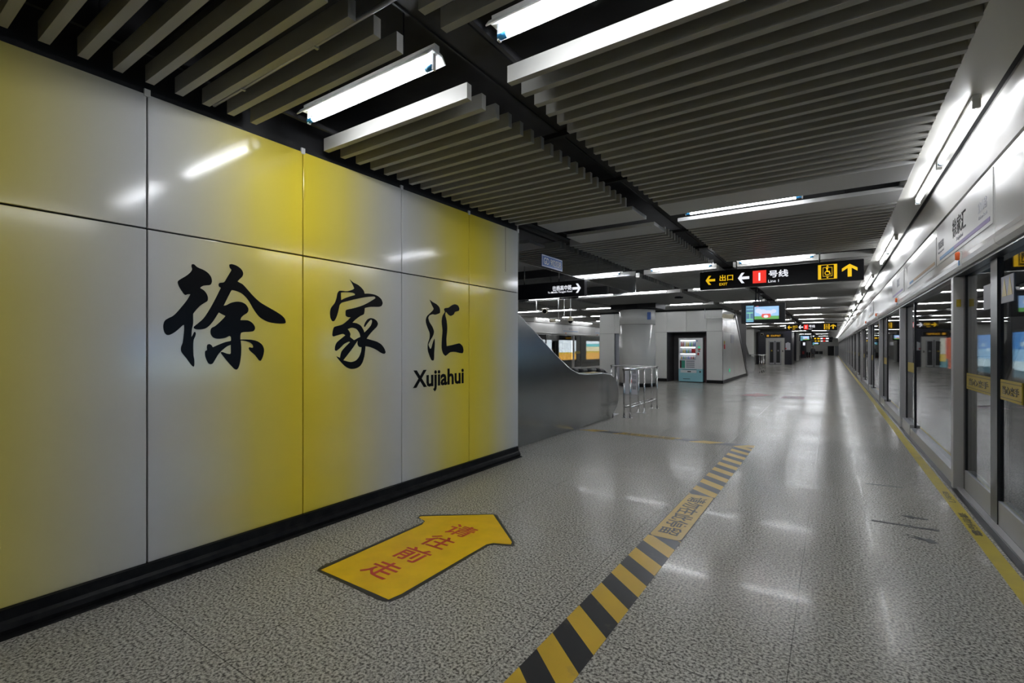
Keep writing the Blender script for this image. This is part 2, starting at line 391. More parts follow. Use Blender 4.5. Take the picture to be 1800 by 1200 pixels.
HUI = [[(938,272),(960,290),(995,310),(1018,335),(1025,365),(1020,385),(985,398),(960,395),(935,405),(925,425),(935,460),(960,500),(973,540),(965,575),(945,610),(930,640),(927,655),(940,685),(950,680),(960,645),(972,610),(978,600),(980,640),(975,720),(973,775),(965,785),(950,778),(930,730),(920,690),(922,640),(935,600),(937,555),(920,510),(907,470),(905,440),(915,410),(940,385),(965,360),(970,345),(955,315)],
       [(1058,355),(1065,343),(1095,338),(1125,318),(1150,310),(1175,320),(1187,345),(1182,365),(1150,375),(1140,395),(1115,408),(1095,398),(1080,380),(1072,375),(1068,400),(1080,450),(1085,520),(1078,600),(1080,663),(1120,655),(1160,645),(1190,640),(1215,665),(1222,700),(1215,722),(1195,722),(1150,712),(1110,715),(1085,735),(1070,745),(1050,725),(1038,680),(1040,600),(1045,530),(1038,460),(1045,410),(1065,375)]]
for trace, (ox, oy, sc), lab in ((XU, (260, 440, 5.0), 'large brush-written character at the wall\'s left'), (JIA, (560, 470, 4.8), 'middle brush-written character'), (HUI, (560, 470, 4.8), 'smallest looking brush-written character, farthest along')):
    lps = []
    for lp in trace:
        lps.append(smooth_loop([on_x(ox + a / sc, oy + b / sc, XL) for a, b in lp]))
    # wall seen from the platform: reading direction is +Y
    shape(lps, 'calligraphy_character', 'ink', wl, (XL + .001, 0, 0), (0, 1, 0), (0, 0, 1), .001, label=lab)
y0, z0 = on_x(726, 702, XL); y1, z1 = on_x(815, 690, XL)
text('Xujiahui', 'latin_station_name', 'ink', wl, (XL + .001, (y0 + y1) / 2, 1.099), (0, 1, 0), (0, 0, 1), (y1 - y0, None), .028)

# ================================================================== CEILING
LX_L, LX_R = (-3.40, -1.92), (-1.61, .603)
BAYS = [2.03, 5.95, 9.95, 13.8, 18.4]
while BAYS[-1] < YE - 6: BAYS.append(BAYS[-1] + 4.5)
SLAT_Z0, SLAT_Z1 = 3.03, 3.13
def slat_ys(lo, hi):
    ys = []
    y = 1.795
    while y > lo: ys.append(y); y -= .1545
    for i, b in enumerate(BAYS):
        end = (BAYS[i + 1] if i + 1 < len(BAYS) else hi)
        if i == 0: s, e = 2.383, 5.25
        elif i == 1: s, e = 6.74, 9.64
        else: s, e = b + .34, end - .32
        y = s
        while y < min(e, hi): ys.append(y); y += .1555
    return sorted(ys)
ys_all = slat_ys(-1.2, YE - .5)
N_SPLIT = 21.0
proto = {}
def ceiling_slat(x0, x1, y, group, label):
    k = (x0, x1)
    if k not in proto:
        o = bx(x0, x1, y - .0225, y + .0225, SLAT_Z0, SLAT_Z1).build('ceiling_baffle', 'slat')
        proto[k] = o
    else:
        o = proto[k].copy(); C.objects.link(o); o.location.y = y
    tag(o, label, 'ceiling baffle', group, 'thing')
rest = MB(); 
for y in ys_all:
    where = 'before the first tube lights' if y < 2 else ('between the first tubes and the flat panels' if y < 5.6 else ('past the wide flat panels' if y < 9.8 else 'far along the platform'))
    if y < N_SPLIT:
        ceiling_slat(*LX_R, y, 'slats on the screen-door side ' + where, 'grey ceiling slat, screen-door side, ' + where)
        if y < 5.6 or y > 6.5:
            ceiling_slat(*LX_L, y, 'slats on the yellow-wall side ' + where, 'grey ceiling slat, yellow-wall side, ' + where)
    else:
        rest.box(*LX_R, y - .0225, y + .0225, SLAT_Z0, SLAT_Z1); rest.box(*LX_L, y - .0225, y + .0225, SLAT_Z0, SLAT_Z1)
    if y > 10.45:
        rest.box(-6.9, -3.6, y - .0225, y + .0225, SLAT_Z0, SLAT_Z1); rest.box(-8.9, -7.2, y - .0225, y + .0225, SLAT_Z0, SLAT_Z1)
        rest.box(MIR + 1.92 - .0, -9.15, y - .0225, y + .0225, SLAT_Z0, SLAT_Z1)
        rest.box(MIR - .603, MIR + 1.61, y - .0225, y + .0225, SLAT_Z0, SLAT_Z1)
tag(rest.build('distant_ceiling_slats', 'slat'), 'grey ceiling slats running off into the far station', 'ceiling slats', kind='stuff')
for y in (5.34, 6.165):
    for (x0, x1), side in (((-3.17, -1.9), 'yellow-wall'), (LX_R, 'screen-door')):
        w = .5 if y < 6 else .47
        o = bx(x0, x1, y, y + w, 3.03, 3.075).build('flat_ceiling_panel', 'flatpan', None, .004)
        tag(o, 'wide flat grey ceiling panel on the %s side, %s the tube light' % (side, 'nearer than' if y < 6 else 'just beyond'), 'ceiling panel', 'flat ceiling panels')
# dark longitudinal cable tray and hangers in the gap
ct = thing('cable_tray', 'dark cable tray running lengthwise in the ceiling gap', 'cable tray', (-1.76, 0, 3.16))
bx(-1.855, -1.645, YB, YE - 1, 3.21, 3.25).build('tray_base', 'matte_black', ct)
bx(-1.862, -1.85, YB, YE - 1, 3.2, 3.29).build('tray_side', 'matte_black', ct); bx(-1.65, -1.638, YB, YE - 1, 3.2, 3.29).build('tray_side', 'matte_black', ct)
for i in range(12):
    y = (1.15, 3.45, 4.7, 7.3, 8.7, 11.3, 12.6, 15.6, 17.0, 19.8, 21.2, 24.2)[i]
    bx(-3.3, .55, y, y + .04, 3.165, 3.205).build('cross_bar', 'matte_black', ct)
for i in range(12):
    y = (1.15, 3.45, 4.7, 7.3, 8.7, 11.3, 12.6, 15.6, 17.0, 19.8, 21.2, 24.2)[i]
    MB().cyl((-1.76, y + .02, 3.25), (-1.76, y + .02, 3.63), .008, 6).build('hanger', 'matte_black', ct)
ct2 = thing('cable_tray', 'dark cable tray over the middle of the station, above the column', 'cable tray', (-7.32, 40, 3.14))
bx(-7.42, -7.22, 10.2, YE - 1, 3.14, 3.22).build('tray_base', 'matte_black', ct2)
o = MB().cyl((-3.42, 1.545, 3.06), (-1.3, 1.53, 3.06), .011, 8)
for x in (-3.05, -2.3, -1.6): o.box(x, x + .02, 1.525, 1.555, 3.045, 3.13)
tag(o.build('conduit_pipe', 'alu'), 'thin grey conduit pipe between slats above the yellow wall', 'pipe')
for x, where in ((-3.28, 'on the yellow-wall side'), (-1.56, 'along the dark ceiling gap'), (.12, 'on the screen-door side')):
    o = MB().box(x, x + .025, YB, YE - 1, 3.13, 3.16)
    for k in range(16): o.box(x + .008, x + .016, .9 + k * 6, .91 + k * 6, 3.16, 3.63)
    tag(o.build('carrier_rail', 'matte_black'), 'black carrier rail above the slats ' + where, 'rail', 'carrier rails above the slats')
struct(bx(-8.9, -3.52, YB, 9.97, 3.32, 3.36), 'ceiling_brightening_board', 'flatpan')  # pale board added above the escalator to brighten the view through the glass

# fluorescent fixtures
def make_fixture(xc, y, z, label, group, length=1.2, mt='tube'):
    h = length / 2
    t = thing('fluorescent_light', label, 'tube light', (xc, y, z), group)
    rb = MB(); zt = z; z = z + .03
    prof = [(y - .075, z + .005), (y - .045, z + .045), (y - .02, z + .05), (y - .02, z + .085), (y + .02, z + .085), (y + .02, z + .05), (y + .045, z + .045), (y + .075, z + .005), (y + .07, z + .0), (y + .04, z + .036), (y - .04, z + .036), (y - .07, z + .0)]
    rb.extrude(prof, 'X', xc - h - .03, xc + h + .03).build('reflector', 'reflector', t)
    MB().cyl((xc - h + .055, y, zt), (xc + h - .055, y, zt), .0165, 10).build('tube', mt, t)
    for s in (-1, 1):
        MB().cyl((xc + s * (h - .055), y, zt), (xc + s * (h - .002), y, zt), .017, 10).build('tube_cap', 'cap', t)
        bx(xc + s * h - .001, xc + s * h + .011, y - .011, y + .011, zt - .022, z + .04).build('lamp_holder', 'white_metal', t)
        MB().cyl((xc + s * h * .6, y, z + .08), (xc + s * h * .6, y, 3.63), .006, 6).build('hanger', 'matte_black', t)
    return t
def make_simple(xc, y, z, label, group):
    t = thing('fluorescent_light', label, 'tube light', (xc, y, z), group)
    bx(xc - .62, xc + .62, y - .06, y + .06, z + .03, z + .05).build('reflector', 'reflector', t)
    MB().cyl((xc - .57, y, z), (xc + .57, y, z), .0165, 6).build('tube', 'tube_far', t)
    return t
make_fixture(-4.25, 10.25, 3.05, 'lit tube light seen through the smoke barrier glass corner', None)
make_fixture(-4.75, 5.95, 3.05, 'added unseen tube light behind the yellow wall, brightening the escalator opening', None)  # extra lamp added out of view to lighten the shaft, sign and glass barrier
make_fixture(-2.5, 2.03, 3.06, 'lit tube light hung above the yellow wall, over the first character', None)
make_fixture(-.84, 2.03, 3.06, 'lit tube light at the top edge of the photo, screen-door side', None)
make_fixture(-.86, 5.95, 3.055, 'lit tube light between the two wide flat ceiling panels', None)
make_fixture(-2.55, 9.97, 3.05, 'lit tube light left of the hanging exit sign\'s top edge', None)
make_fixture(-.86, 9.97, 3.05, 'lit tube light right above the hanging exit sign', None)
sp_ = None
for i, b in enumerate(BAYS[3:]):
    for xc, side in ((-.95, 'screen-door side'), (-2.6, 'middle side')) + (((-4.5, 'middle'), (-6.1, 'middle'), (-7.95, 'middle'), (MIR + 2.6, 'opposite platform'), (MIR + .95, 'opposite platform'))):
        if xc < -3.4 and (i > 8): continue
        if b > 47 and i % 3: continue
        if -8.9 < xc < -3.4 and (20 < b < 32 or 44 < b < 50): continue
        lab = 'lit tube light in the far rows along the ' + side
        if sp_ is None:
            sp_ = make_simple(xc, b, 3.05, lab, 'tube lights far along the ' + side)
        else:
            c = copy_tree(sp_); c.location = (xc, b, 3.05); tag(c, lab, None, 'tube lights far along the ' + side)

# ================================================================== SCREEN-DOOR HEADER (both platform edges)
hd = thing('screen_door_header', 'long white metal header with soffit running above the near screen doors', 'header', (1.0, 0, 2.19))
MB().extrude([(.605, 3.045), (.855, 3.065), (.855, 3.10), (.605, 3.20)], 'Y', YB, YE).build('soffit', 'soffit', hd)
MB().extrude([(.893, 3.062), (1.0, 2.83), (1.03, 2.83), (1.03, 3.2), (.93, 3.2)], 'Y', YB, YE).build('cove_panel', 'header', hd)
bx(.86, .90, YB, YE, 3.10, 3.16).build('cove_gap', 'joint', hd)
bx(1.02, 1.06, YB, YE, 2.79, 2.85).build('panel_gap', 'joint', hd)
ends = [YB, -.2, 2.3, 4.885, 7.46] + [10.08 + 2.6 * i for i in range(34)]
for a, b in zip(ends, ends[1:] + [YE]):
    MB().extrude([(1.0, 2.80), (1.0, 2.29), (.992, 2.25), (1.0, 2.215), (1.03, 2.19), (1.25, 2.19), (1.25, 2.80)], 'Y', a + .003, b - .003).build('header_panel', 'header', hd)
bx(1.05, 1.2, YB, YE, 2.17, 2.192).build('door_track', 'darkframe', hd)
bx(1.06, 1.25, YB, YE, 2.8, 3.62).build('upper_beam', 'matte_black', hd)
hd2 = copy_tree(hd)
hd2.rotation_euler = (0, 0, math.pi); hd2.location = (MIR - 1.0, YE + YB, 2.19)
tag(hd2, 'long white metal header above the opposite platform\'s screen doors', 'header')
# cove tubes: pairs every 4.5 m
cf = None
def cove_light(x, y, label, group):
    global cf
    if cf is None:
        t = thing('cove_light', label, 'tube light', (x, y, 3.0), group)
        bx(x - .022, x + .022, y - .62, y + .62, 3.028, 3.052).build('batten', 'white_metal', t)
        MB().cyl((x, y - .565, 3.0), (x, y + .565, 3.0), .0165, 8).build('tube', 'cove_tube', t)
        for s in (-1, 1):
            MB().cyl((x, y + s * .565, 3.0), (x, y + s * .598, 3.0), .0175, 8).build('tube_cap', 'cap', t)
            bx(x - .02, x + .02, y + s * .6 - .01, y + s * .6 + .01, 2.975, 3.035).build('lamp_holder', 'white_metal', t)
        cf = t
        return t
    c = copy_tree(cf); c.location = (x, y, 3.0); return tag(c, label, 'tube light', group)
for k in range(-1, 22):
    for j in (0, 1):
        y = 4.78 + j * 1.28 + k * 4.52
        if y > YE - 3: continue
        lab = 'lit cove tube under the screen-door soffit, in the long receding row'; gp = 'cove tubes over the near screen doors'
        if k == 0: lab, gp = ('nearest lit cove tube in view under the screen-door soffit' if j == 0 else 'second lit cove tube under the soffit, beside the station name plate'), None
        if k == 1: lab, gp = ('third lit cove tube along the screen-door soffit' if j == 0 else 'fourth lit cove tube along the screen-door soffit'), None
        cove_light(.77, y, lab, gp)
        if 14 < y < 62:
            cove_light(MIR - .77, y, 'lit cove tube over the opposite platform\'s screen doors', 'cove tubes over the opposite screen doors')

# ================================================================== SCREEN DOORS
def make_bay_b():
    t = thing('platform_screen_door', '', 'screen door', (1.13, 0, 0))
    # y runs from 0 (post face) to -4.52 (next post, nearer)
    bx(1.035, 1.13, 0, .10, 0, 2.168).build('post', 'post', t, .006)
    bx(1.115, 1.15, -.07, 0, 0, 2.168).build('dark_stile', 'darkframe', t)
    p = bx(1.125, 1.137, -1.05, -.07, .19, 2.168).build('door_glass', 'glass', t)
    bx(1.118, 1.124, -.97, -.26, 1.03, 1.19).build('warning_band', 'sticker_yellow', p)
    bx(1.06, 1.14, -1.05, 0, 0, .19).build('kick_plate', 'alu', t)
    bx(1.11, 1.15, -1.11, -1.05, 0, 2.168).build('dark_stile', 'darkframe', t)
    bx(1.06, 1.14, -4.42, -1.11, 0, .15).build('kick_plate', 'alu', t)
    bx(1.125, 1.137, -4.42, -1.11, .15, 2.168).build('fixed_glass', 'glass', t)
    bx(1.015, 1.06, -4.42, .10, -.02, .012).build('threshold', 'darkframe', t)
    return t
bays = []
pb = make_bay_b()
PY = [11.08 + 4.52 * k for k in range(20)]
ordinal = ['second', 'third', 'fourth', 'fifth']
for k, y in enumerate(PY):
    if y > YE: continue
    c = pb if k == 0 else copy_tree(pb)
    c.location = (1.13, y, 0)
    if k < 3: tag(c, '%s glazed screen-door bay along the yellow line, counted from the nearest' % ordinal[k], 'screen door')
    else: tag(c, 'narrow-looking distant glazed screen-door bay beside the yellow line', 'screen door', 'distant near-side screen-door bays')
for k in range(1, 11):
    y = 4.6 + 4.52 * k
    if not 12 < y < 60: continue
    c = copy_tree(pb); c.rotation_euler = (0, 0, math.pi); c.location = (MIR - 1.13, y, 0)
    tag(c, 'glazed screen-door bay on the opposite platform behind the escalator', 'screen door', 'opposite screen-door bays')
t = thing('platform_screen_door', 'nearest screen door with two glass leaves and yellow warning bands', 'screen door', (1.13, 6.56, 0))
bx(1.035, 1.13, 6.56, 6.66, 0, 2.168).build('post', 'post', t, .006)
bx(1.037, 1.038, 6.56, 6.56 + .03, 1.9, 1.94)
bx(1.06, 1.095, 6.554, 6.562, 1.86, 1.935).build('post_sticker', 'sticker_yellow', t)
bx(1.115, 1.15, 6.49, 6.56, 0, 2.168).build('dark_stile', 'darkframe', t)
for y0, y1, s0, s1 in ((5.53, 6.49, 5.56, 6.45), (4.44, 5.34, 4.80, 5.31)):
    lf = bx(1.125, 1.137, y0, y1, .22, 2.168).build('door_glass', 'glass', t)
    wb = bx(1.118, 1.124, s0, s1, 1.04, 1.195).build('warning_band', 'sticker_yellow', lf)
    MB().box(1.116, 1.118, s0, s1, 1.058, 1.063).box(1.116, 1.118, s0, s1, 1.172, 1.177).build('band_edge_line', 'tape_text', lf)
    text('当心夹手', 'band_lettering', 'tape_text', lf, (1.1165, (s0 + s1) / 2, 1.118), (0, -1, 0), (0, 0, 1), ((s1 - s0) * .78, .065), .02)
    bx(1.112, 1.15, y0, y1, .03, .22).build('kick_plate', 'alu', t)
bx(1.105, 1.155, 5.34, 5.53, .03, 2.168).build('meeting_stiles', 'darkframe', t)
bx(1.105, 1.155, 4.36, 4.44, .03, 2.168).build('dark_stile', 'darkframe', t)
bx(1.125, 1.137, 2.14, 4.36, .15, 2.168).build('fixed_glass', 'glass', t)
bx(1.06, 1.14, 2.14, 4.36, 0, .15).build('kick_plate', 'alu', t)
bx(1.06, 1.11, 4.36, 6.56, 0, .03).build('sill', 'alu', t)
bx(1.015, 1.06, 2.14, 6.66, -.02, .012).build('threshold', 'darkframe', t)
# one more bay beside and behind the camera keeps the row continuous
c = copy_tree(pb); c.location = (1.13, 2.04, 0); tag(c, 'glazed screen-door bay beside the camera, beyond the photo\'s right edge', 'screen door')
# stickers hanging on the upper door glass
for (a, b, top, bot), m, lab in (((1729, 1746, 503, 541), 'notice', 'white notice sticker high on the nearest door\'s far leaf'), ((1760, 1782, 488, 528), 'notice', 'white notice with two yellow triangles on the nearest door\'s near leaf')):
    ya, zt = on_x(a, top, 1.12); yb_, zb = on_x(b, bot, 1.12)
    st = thing('door_notice_sticker', lab, 'sticker', (1.12, (ya + yb_) / 2, zb))
    bx(1.119, 1.1235, yb_, ya, zb, zt).build('sheet', 'grey_ink', st)
    if 'triangles' in lab:
        for q in (.28, .72):
            yc = ya + (yb_ - ya) * q; w = abs(ya - yb_) * .2
            shape([[(-w, 0), (w, 0), (0, .14)]], 'warning_triangle', 'sticker_yellow', st, (1.1185, yc, zb + .05), (0, -1, 0), (0, 0, 1))
# amber lamps over doors
al = None
for k, (y, lab) in enumerate(((5.97, 'amber door lamp under the nearest station name plate'), (10.96, 'amber door lamp over the second post'), (15.6, 'amber door lamp over the third post'), (20.1, 'amber door lamp over the fourth post'))):
    if al is None:
        al = thing('door_lamp', lab, 'door lamp', (.99, y, 2.25))
        MB().lathe((.975, y, 2.255), [(.010, 0), (.02, .005), (.022, .06), (.014, .075)], 12).build('lamp_cover', 'lamp_red', al)
        bx(.985, 1.0, y - .018, y + .018, 2.20, 2.335).build('back_plate', 'white_metal', al)
        bx(.978, .99, y - .012, y + .012, 2.205, 2.25).build('key_switch', 'line_blue', al)
        KIDS[al] = list(al.children)
    else:
        c = copy_tree(al); c.location.y = y; tag(c, lab)
# station name plates on the header
def name_plate(ya, yb_, zb, zt, label, bits, line):
    t = thing('station_name_plate', label, 'name plate', (1.0, (ya + yb_) / 2, zb))
    bx(.9945, .9995, yb_, ya, zb, zt).build('plate', 'plate', t)
    for body, yc, zc, w, h, m in bits:
        text(body, 'lettering', m, t, (.9935, yc, zc), (0, -1, 0), (0, 0, 1), (w, h), .01)
    for y0, y1, m in line:
        bx(.992, .9945, y1, y0, zb + .03, zb + .065).build('route_line', m, t)
    return t
name_plate(7.16, 4.92, 2.37, 2.785, 'near station name plate with dark three-character name and blue-purple line',
           [('徐家汇', 6.05, 2.605, .56, .18, 'ink'), ('Xujiahui', 6.02, 2.475, .28, .045, 'grey_ink'), ('肇嘉浜路', 6.92, 2.57, .30, .085, 'grey_ink'), ('Zhaojiabang Road', 6.92, 2.49, .32, .028, 'grey_ink'), ('宜山路', 5.2, 2.575, .26, .09, 'pale_ink'), ('Yishan Road', 5.2, 2.49, .26, .028, 'pale_ink')],
           [(6.97, 6.25, 'line_blue'), (6.25, 4.99, 'line_purple')])
name_plate(9.66, 7.22, 2.37, 2.70, 'pale route map plate with thin brown line beside the name plate', [], [(9.4, 9.0, 'line_blue'), (9.0, 7.3, 'line_brown')])
name_plate(11.9, 10.12, 2.37, 2.75, 'second station name plate farther along, with faint name', [('徐家汇', 10.9, 2.6, .42, .15, 'pale_ink')], [(11.8, 10.3, 'line_purple')])
name_plate(19.0, 16.9, 2.37, 2.75, 'distant plate with orange line on the header', [('徐家汇', 18.0, 2.6, .42, .15, 'pale_ink')], [(18.9, 17, 'line_brown')])
def opp_plate(y, label):
    t = thing('station_name_plate', label, 'name plate', (MIR - 1.0, y, 2.4))
    X = MIR - 1.0
    bx(X, X + .006, y - 1.1, y + 1.1, 2.37, 2.72).build('plate', 'plate', t)
    text('徐家汇', 'lettering', 'grey_ink', t, (X + .008, y, 2.58), (0, 1, 0), (0, 0, 1), (.55, .17), .01)
    bx(X + .006, X + .008, y - 1.0, y + 1.0, 2.41, 2.44).build('route_line', 'line_blue', t)
opp_plate(26.6, 'station name plate on the opposite header, left of the white block')
opp_plate(31.3, 'station name plate on the opposite header, at the white block\'s edge')
for y in (25.9, 30.6):
    c = copy_tree(al); c.rotation_euler = (0, 0, math.pi); c.location = (MIR - .99, y, 2.25); tag(c, 'amber door lamp on the opposite header', 'door lamp', 'opposite door lamps')

# track-side advertising light boxes
def lightbox(x, y0, y1, z0, z1, label, bands, face):
    """face = -1 looks to -x, +1 to +x; bands = (fraction0, fraction1, material)"""
    t = thing('advertising_light_box', label, 'light box', (x, (y0 + y1) / 2, z0))
    d = .08 * face
    bx(x - d, x, y0 - .06, y1 + .06, z0 - .06, z1 + .06).build('housing', 'alu', t)
    for a, b, c, e, m in bands:
        bx(x, x + .006 * face, y0 + (y1 - y0) * a, y0 + (y1 - y0) * b, z0 + (z1 - z0) * c, z0 + (z1 - z0) * e).build('poster_field', m, t)
    return t
def ad(name, col, es): M[name] = mat(name, (.1, .1, .1), .4, emit=col, es=es * (.43 if name.startswith('tv') else 1.7))
ad('ad_blue', (.10, .32, .75), .9); ad('ad_sky', (.30, .58, .88), .95); ad('ad_pale', (.62, .82, .92), .95); ad('ad_city', (.12, .26, .34), .5)
ad('ad_red', (.85, .10, .07), .75); ad('ad_coral', (.9, .25, .14), .75); ad('ad_cream', (.75, .75, .62), .8); ad('ad_teal', (.08, .35, .42), .6); ad('ad_orange', (.95, .5, .10), 1.0); ad('ad_white', (.85, .93, 1), 1.2); ad('ad_aqua', (.2, .72, .75), 1.0); ad('ad_sand', (.95, .85, .55), 1.0); ad('ad_gold', (.85, .62, .08), .8)
BLUE = [(0, 1, .62, 1, 'ad_blue'), (0, 1, .36, .62, 'ad_sky'), (0, 1, .16, .36, 'ad_pale'), (0, 1, 0, .16, 'ad_city')]
def bluebox(y0, y1, lab):
    t = lightbox(3.90, y0, y1, .68, 1.83, lab, BLUE, -1)
    for q, w, h in ((.25, .18, .10), (.3, .12, .06), (.55, .2, .1)):
        yy = y0 + (y1 - y0) * q
        bx(3.886, 3.89, yy, yy + w * 1.4, 1.2 + q * .5, 1.2 + q * .5 + h).build('printed_caption', 'ad_pale', t)
    for i in range(9):
        yy = y0 + (y1 - y0) * (i + .2) / 9
        bx(3.884, 3.888, yy, yy + .12, .70, .80 + .12 * R.random()).build('printed_skyline', 'ad_city', t)
bluebox(19.15, 21.0, 'blue sky poster light box behind the nearest door\'s far leaf')
bluebox(15.4, 17.45, 'blue poster light box behind the nearest door\'s near leaf')
bluebox(10.6, 12.6, 'blue poster light box on the track wall beyond the photo\'s right edge')
bluebox(7.4, 9.4, 'second blue poster light box beyond the photo\'s right edge')
bluebox(3.4, 5.4, 'third blue poster light box beyond the photo\'s right edge')
t = lightbox(3.90, 24.75, 27.35, .6, 1.83, 'red and white poster light box seen past the nearest post', [(0, .36, 0, 1, 'ad_coral'), (.36, .55, .3, 1, 'ad_red'), (.36, .55, 0, .3, 'ad_teal'), (.55, 1, .45, 1, 'ad_cream'), (.55, 1, .2, .45, 'ad_gold'), (.55, 1, 0, .2, 'ad_teal')], -1)
lightbox(-16.55, 31.0, 33.8, .5, 1.97, 'white and orange poster light box behind the opposite screen doors', [(0, 1, .38, 1, 'ad_white'), (0, 1, .32, .38, 'ad_gold'), (0, 1, 0, .32, 'ad_orange')], 1)
lightbox(-16.55, 35.7, 38.3, .45, 1.95, 'aqua and orange beach poster light box behind the opposite screen doors', [(0, 1, .85, 1, 'ad_white'), (0, 1, .7, .85, 'ad_aqua'), (0, 1, .45, .7, 'ad_sand'), (0, 1, .36, .45, 'ad_gold'), (0, 1, 0, .36, 'ad_orange')], 1)
lightbox(-16.55, 27.6, 29.9, .5, 1.97, 'narrow glimpse of a lilac-white poster light box beside the escalator\'s slope', [(0, 1, .35, 1, 'ad_white'), (0, 1, 0, .35, 'ad_gold')], 1)

# ================================================================== FLOOR MARKINGS
tag(bx(.90, .992, YB, YE - .5, 0, .0022).build('yellow_platform_line', 'yellow_line'), 'long yellow platform edge line along the screen doors', 'floor line')
tag(bx(MIR - .992, MIR - .90, 12, 60, 0, .0022).build('yellow_platform_line', 'yellow_line'), 'yellow platform edge line along the opposite screen doors', 'floor line')
wt = thing('line_warning_lettering', 'faded dark warning lettering printed on the near yellow line', 'floor lettering', (.946, 5.6, 0))
text('请勿倚靠', 'lettering', 'tape_text', wt, (.946, 5.35, .0028), (0, -1, 0), (1, 0, 0), (.62, .055), .02, thick=.0004)
text('站台门', 'lettering', 'tape_text', wt, (.946, 6.2, .0028), (0, -1, 0), (1, 0, 0), (.4, .05), .01, thick=.0004)
# arrow
ar = thing('floor_arrow_sticker', 'yellow arrow floor sticker with black edge and red characters', 'floor sticker', (-2.44, 2.6, 0))
out = [on_floor(*p) for p in [(557,1003),(562,997),(737,921),(745,917),(741,912),(732,911),(738,905.5),(745,905),(868,903),(874,906),(905,953),(904,959),(897,960.5),(870,957.5),(860,958),(710,1048),(688,1057),(675,1057),(664,1054)]]
inn = [on_floor(*p) for p in [(564,1002),(742,922),(747,916),(736,909.5),(740,907.5),(867,904.5),(900,953),(898,957),(867,954.5),(855,957),(706,1044),(683,1054)]]
shape([out], 'border', 'vinyl_black', ar, (0, 0, .001), (1, 0, 0), (0, 1, 0), .0008)
shape([inn], 'arrow_face', 'arrow_yellow', ar, (0, 0, .0022), (1, 0, 0), (0, 1, 0), .0006)
for ch, y in (('请', 2.915), ('往', 2.655), ('前', 2.395), ('走', 2.125)):
    text(ch, 'red_character', 'vinyl_red', ar, (-2.432, y, .0032), (1, 0, 0), (0, 1, 0), (.235, .205), .012, thick=.0004)
# hazard tapes
def tape(x0, x1, y0, y1, m, lab): return tag(bx(x0, x1, y0, y1, 0, .0018).build('hazard_tape_strip', m), lab, 'floor tape')
tape(-1.177, -.93, .4, 3.66, 'tape', 'near black and yellow hazard tape strip, running out of the photo\'s bottom')
tape(-1.177, -.93, 4.905, 7.62, 'tape', 'hazard tape strip beyond the lettered plaque')
tape(-2.05, -.93, 7.622, 7.82, 'tape_x', 'hazard tape strip crossing the floor at the far corner')
tape(-3.72, -2.95, 7.622, 7.82, 'tape_x', 'hazard tape strip ending at the escalator side')
def plaque(x, y, right, up, lab, ln, wd, m='tape_text'):
    t = thing('floor_text_plaque', lab, 'floor sticker', (x, y, 0))
    r, u = Vector((*right, 0)), Vector((*up, 0))
    def rect(w, h, rad):
        pts = []
        for cx, cy, a0 in ((w - rad, h - rad, 0), (-w + rad, h - rad, 90), (-w + rad, -h + rad, 180), (w - rad, -h + rad, 270)):
            for k in range(5):
                a = math.radians(a0 + k * 22.5); pts.append((cx + rad * math.cos(a), cy + rad * math.sin(a)))
        return pts
    shape([rect(ln / 2, wd / 2, .001)], 'backing', 'vinyl_black', t, (x, y, .0012), r, u, .0008)
    shape([rect(ln / 2 - .004, wd / 2 - .006, .04)], 'face', 'plaque', t, (x, y, .0024), r, u, .0006)
    text('请勿在此停留', 'lettering', m, t, (x, y, .0034), r, u, (ln * .86, wd * .66), .012, thick=.0004)
plaque(-1.053, 4.282, (0, -1), (1, 0), 'yellow floor plaque with dark characters between two hazard tape strips', 1.245, .247)
plaque(-2.5, 7.721, (1, 0), (0, 1), 'worn yellow floor plaque with characters in the far crossing tape', .89, .196)
# door-position marks
bm_ = thing('floor_door_mark', 'dark floor line and arrow marks in front of the nearest door', 'floor marking', (.55, 4.95, 0))
M['mark'] = mat('worn_dark_mark', (.025, .025, .028), .45)
shape([[(.28, 4.985), (.71, 4.99), (.71, 5.025), (.28, 5.02)]], 'mark_bar', 'mark', bm_, (0, 0, .001), (1, 0, 0), (0, 1, 0), .0006)
shape([[(.50, 5.29), (.58, 5.33), (.58, 5.30), (.68, 5.295), (.68, 5.265), (.58, 5.265), (.58, 5.24)]], 'mark_arrow', 'mark', bm_, (0, 0, .001), (1, 0, 0), (0, 1, 0), .0006)
shape([[(.48, 4.79), (.60, 4.74), (.62, 4.77), (.66, 4.68), (.60, 4.65), (.59, 4.69), (.50, 4.72), (.56, 4.74)]], 'mark_arrow', 'mark', bm_, (0, 0, .001), (1, 0, 0), (0, 1, 0), .0006)
shape([[(.30, 6.30), (.62, 6.33), (.62, 6.36), (.30, 6.335)]], 'mark_bar', 'mark', bm_, (0, 0, .001), (1, 0, 0), (0, 1, 0), .0006)
M['faded_red'] = mat('faded_red_vinyl', (.42, .15, .15), .35)
M['dark_red'] = mat('dark_red_vinyl', (.20, .07, .08), .35)
rs = [on_floor(*p) for p in [(1302,694.5),(1316,692.5),(1325,692.5),(1330,690.5),(1345,693),(1357,694),(1345,695.5),(1330,697),(1318,695.5)]]
tag(shape([rs], 'floor_arrow_sticker', 'faded_red', None, (*(sum(q) / len(rs) for q in zip(*rs)), .001), (1, 0, 0), (0, 1, 0), .001) if False else MB().add([(x, y, .0005) for x, y in rs] + [(x, y, .0025) for x, y in rs], [tuple(range(9, 18))] + [(i, (i + 1) % 9, 9 + (i + 1) % 9, 9 + i) for i in range(9)]).build('floor_arrow_sticker', 'faded_red'), 'faded red arrow floor sticker in front of the vending block', 'floor sticker')
rs = [on_floor(*p) for p in [(1371,699),(1379,695.5),(1414,697.5),(1413,701.5)]]
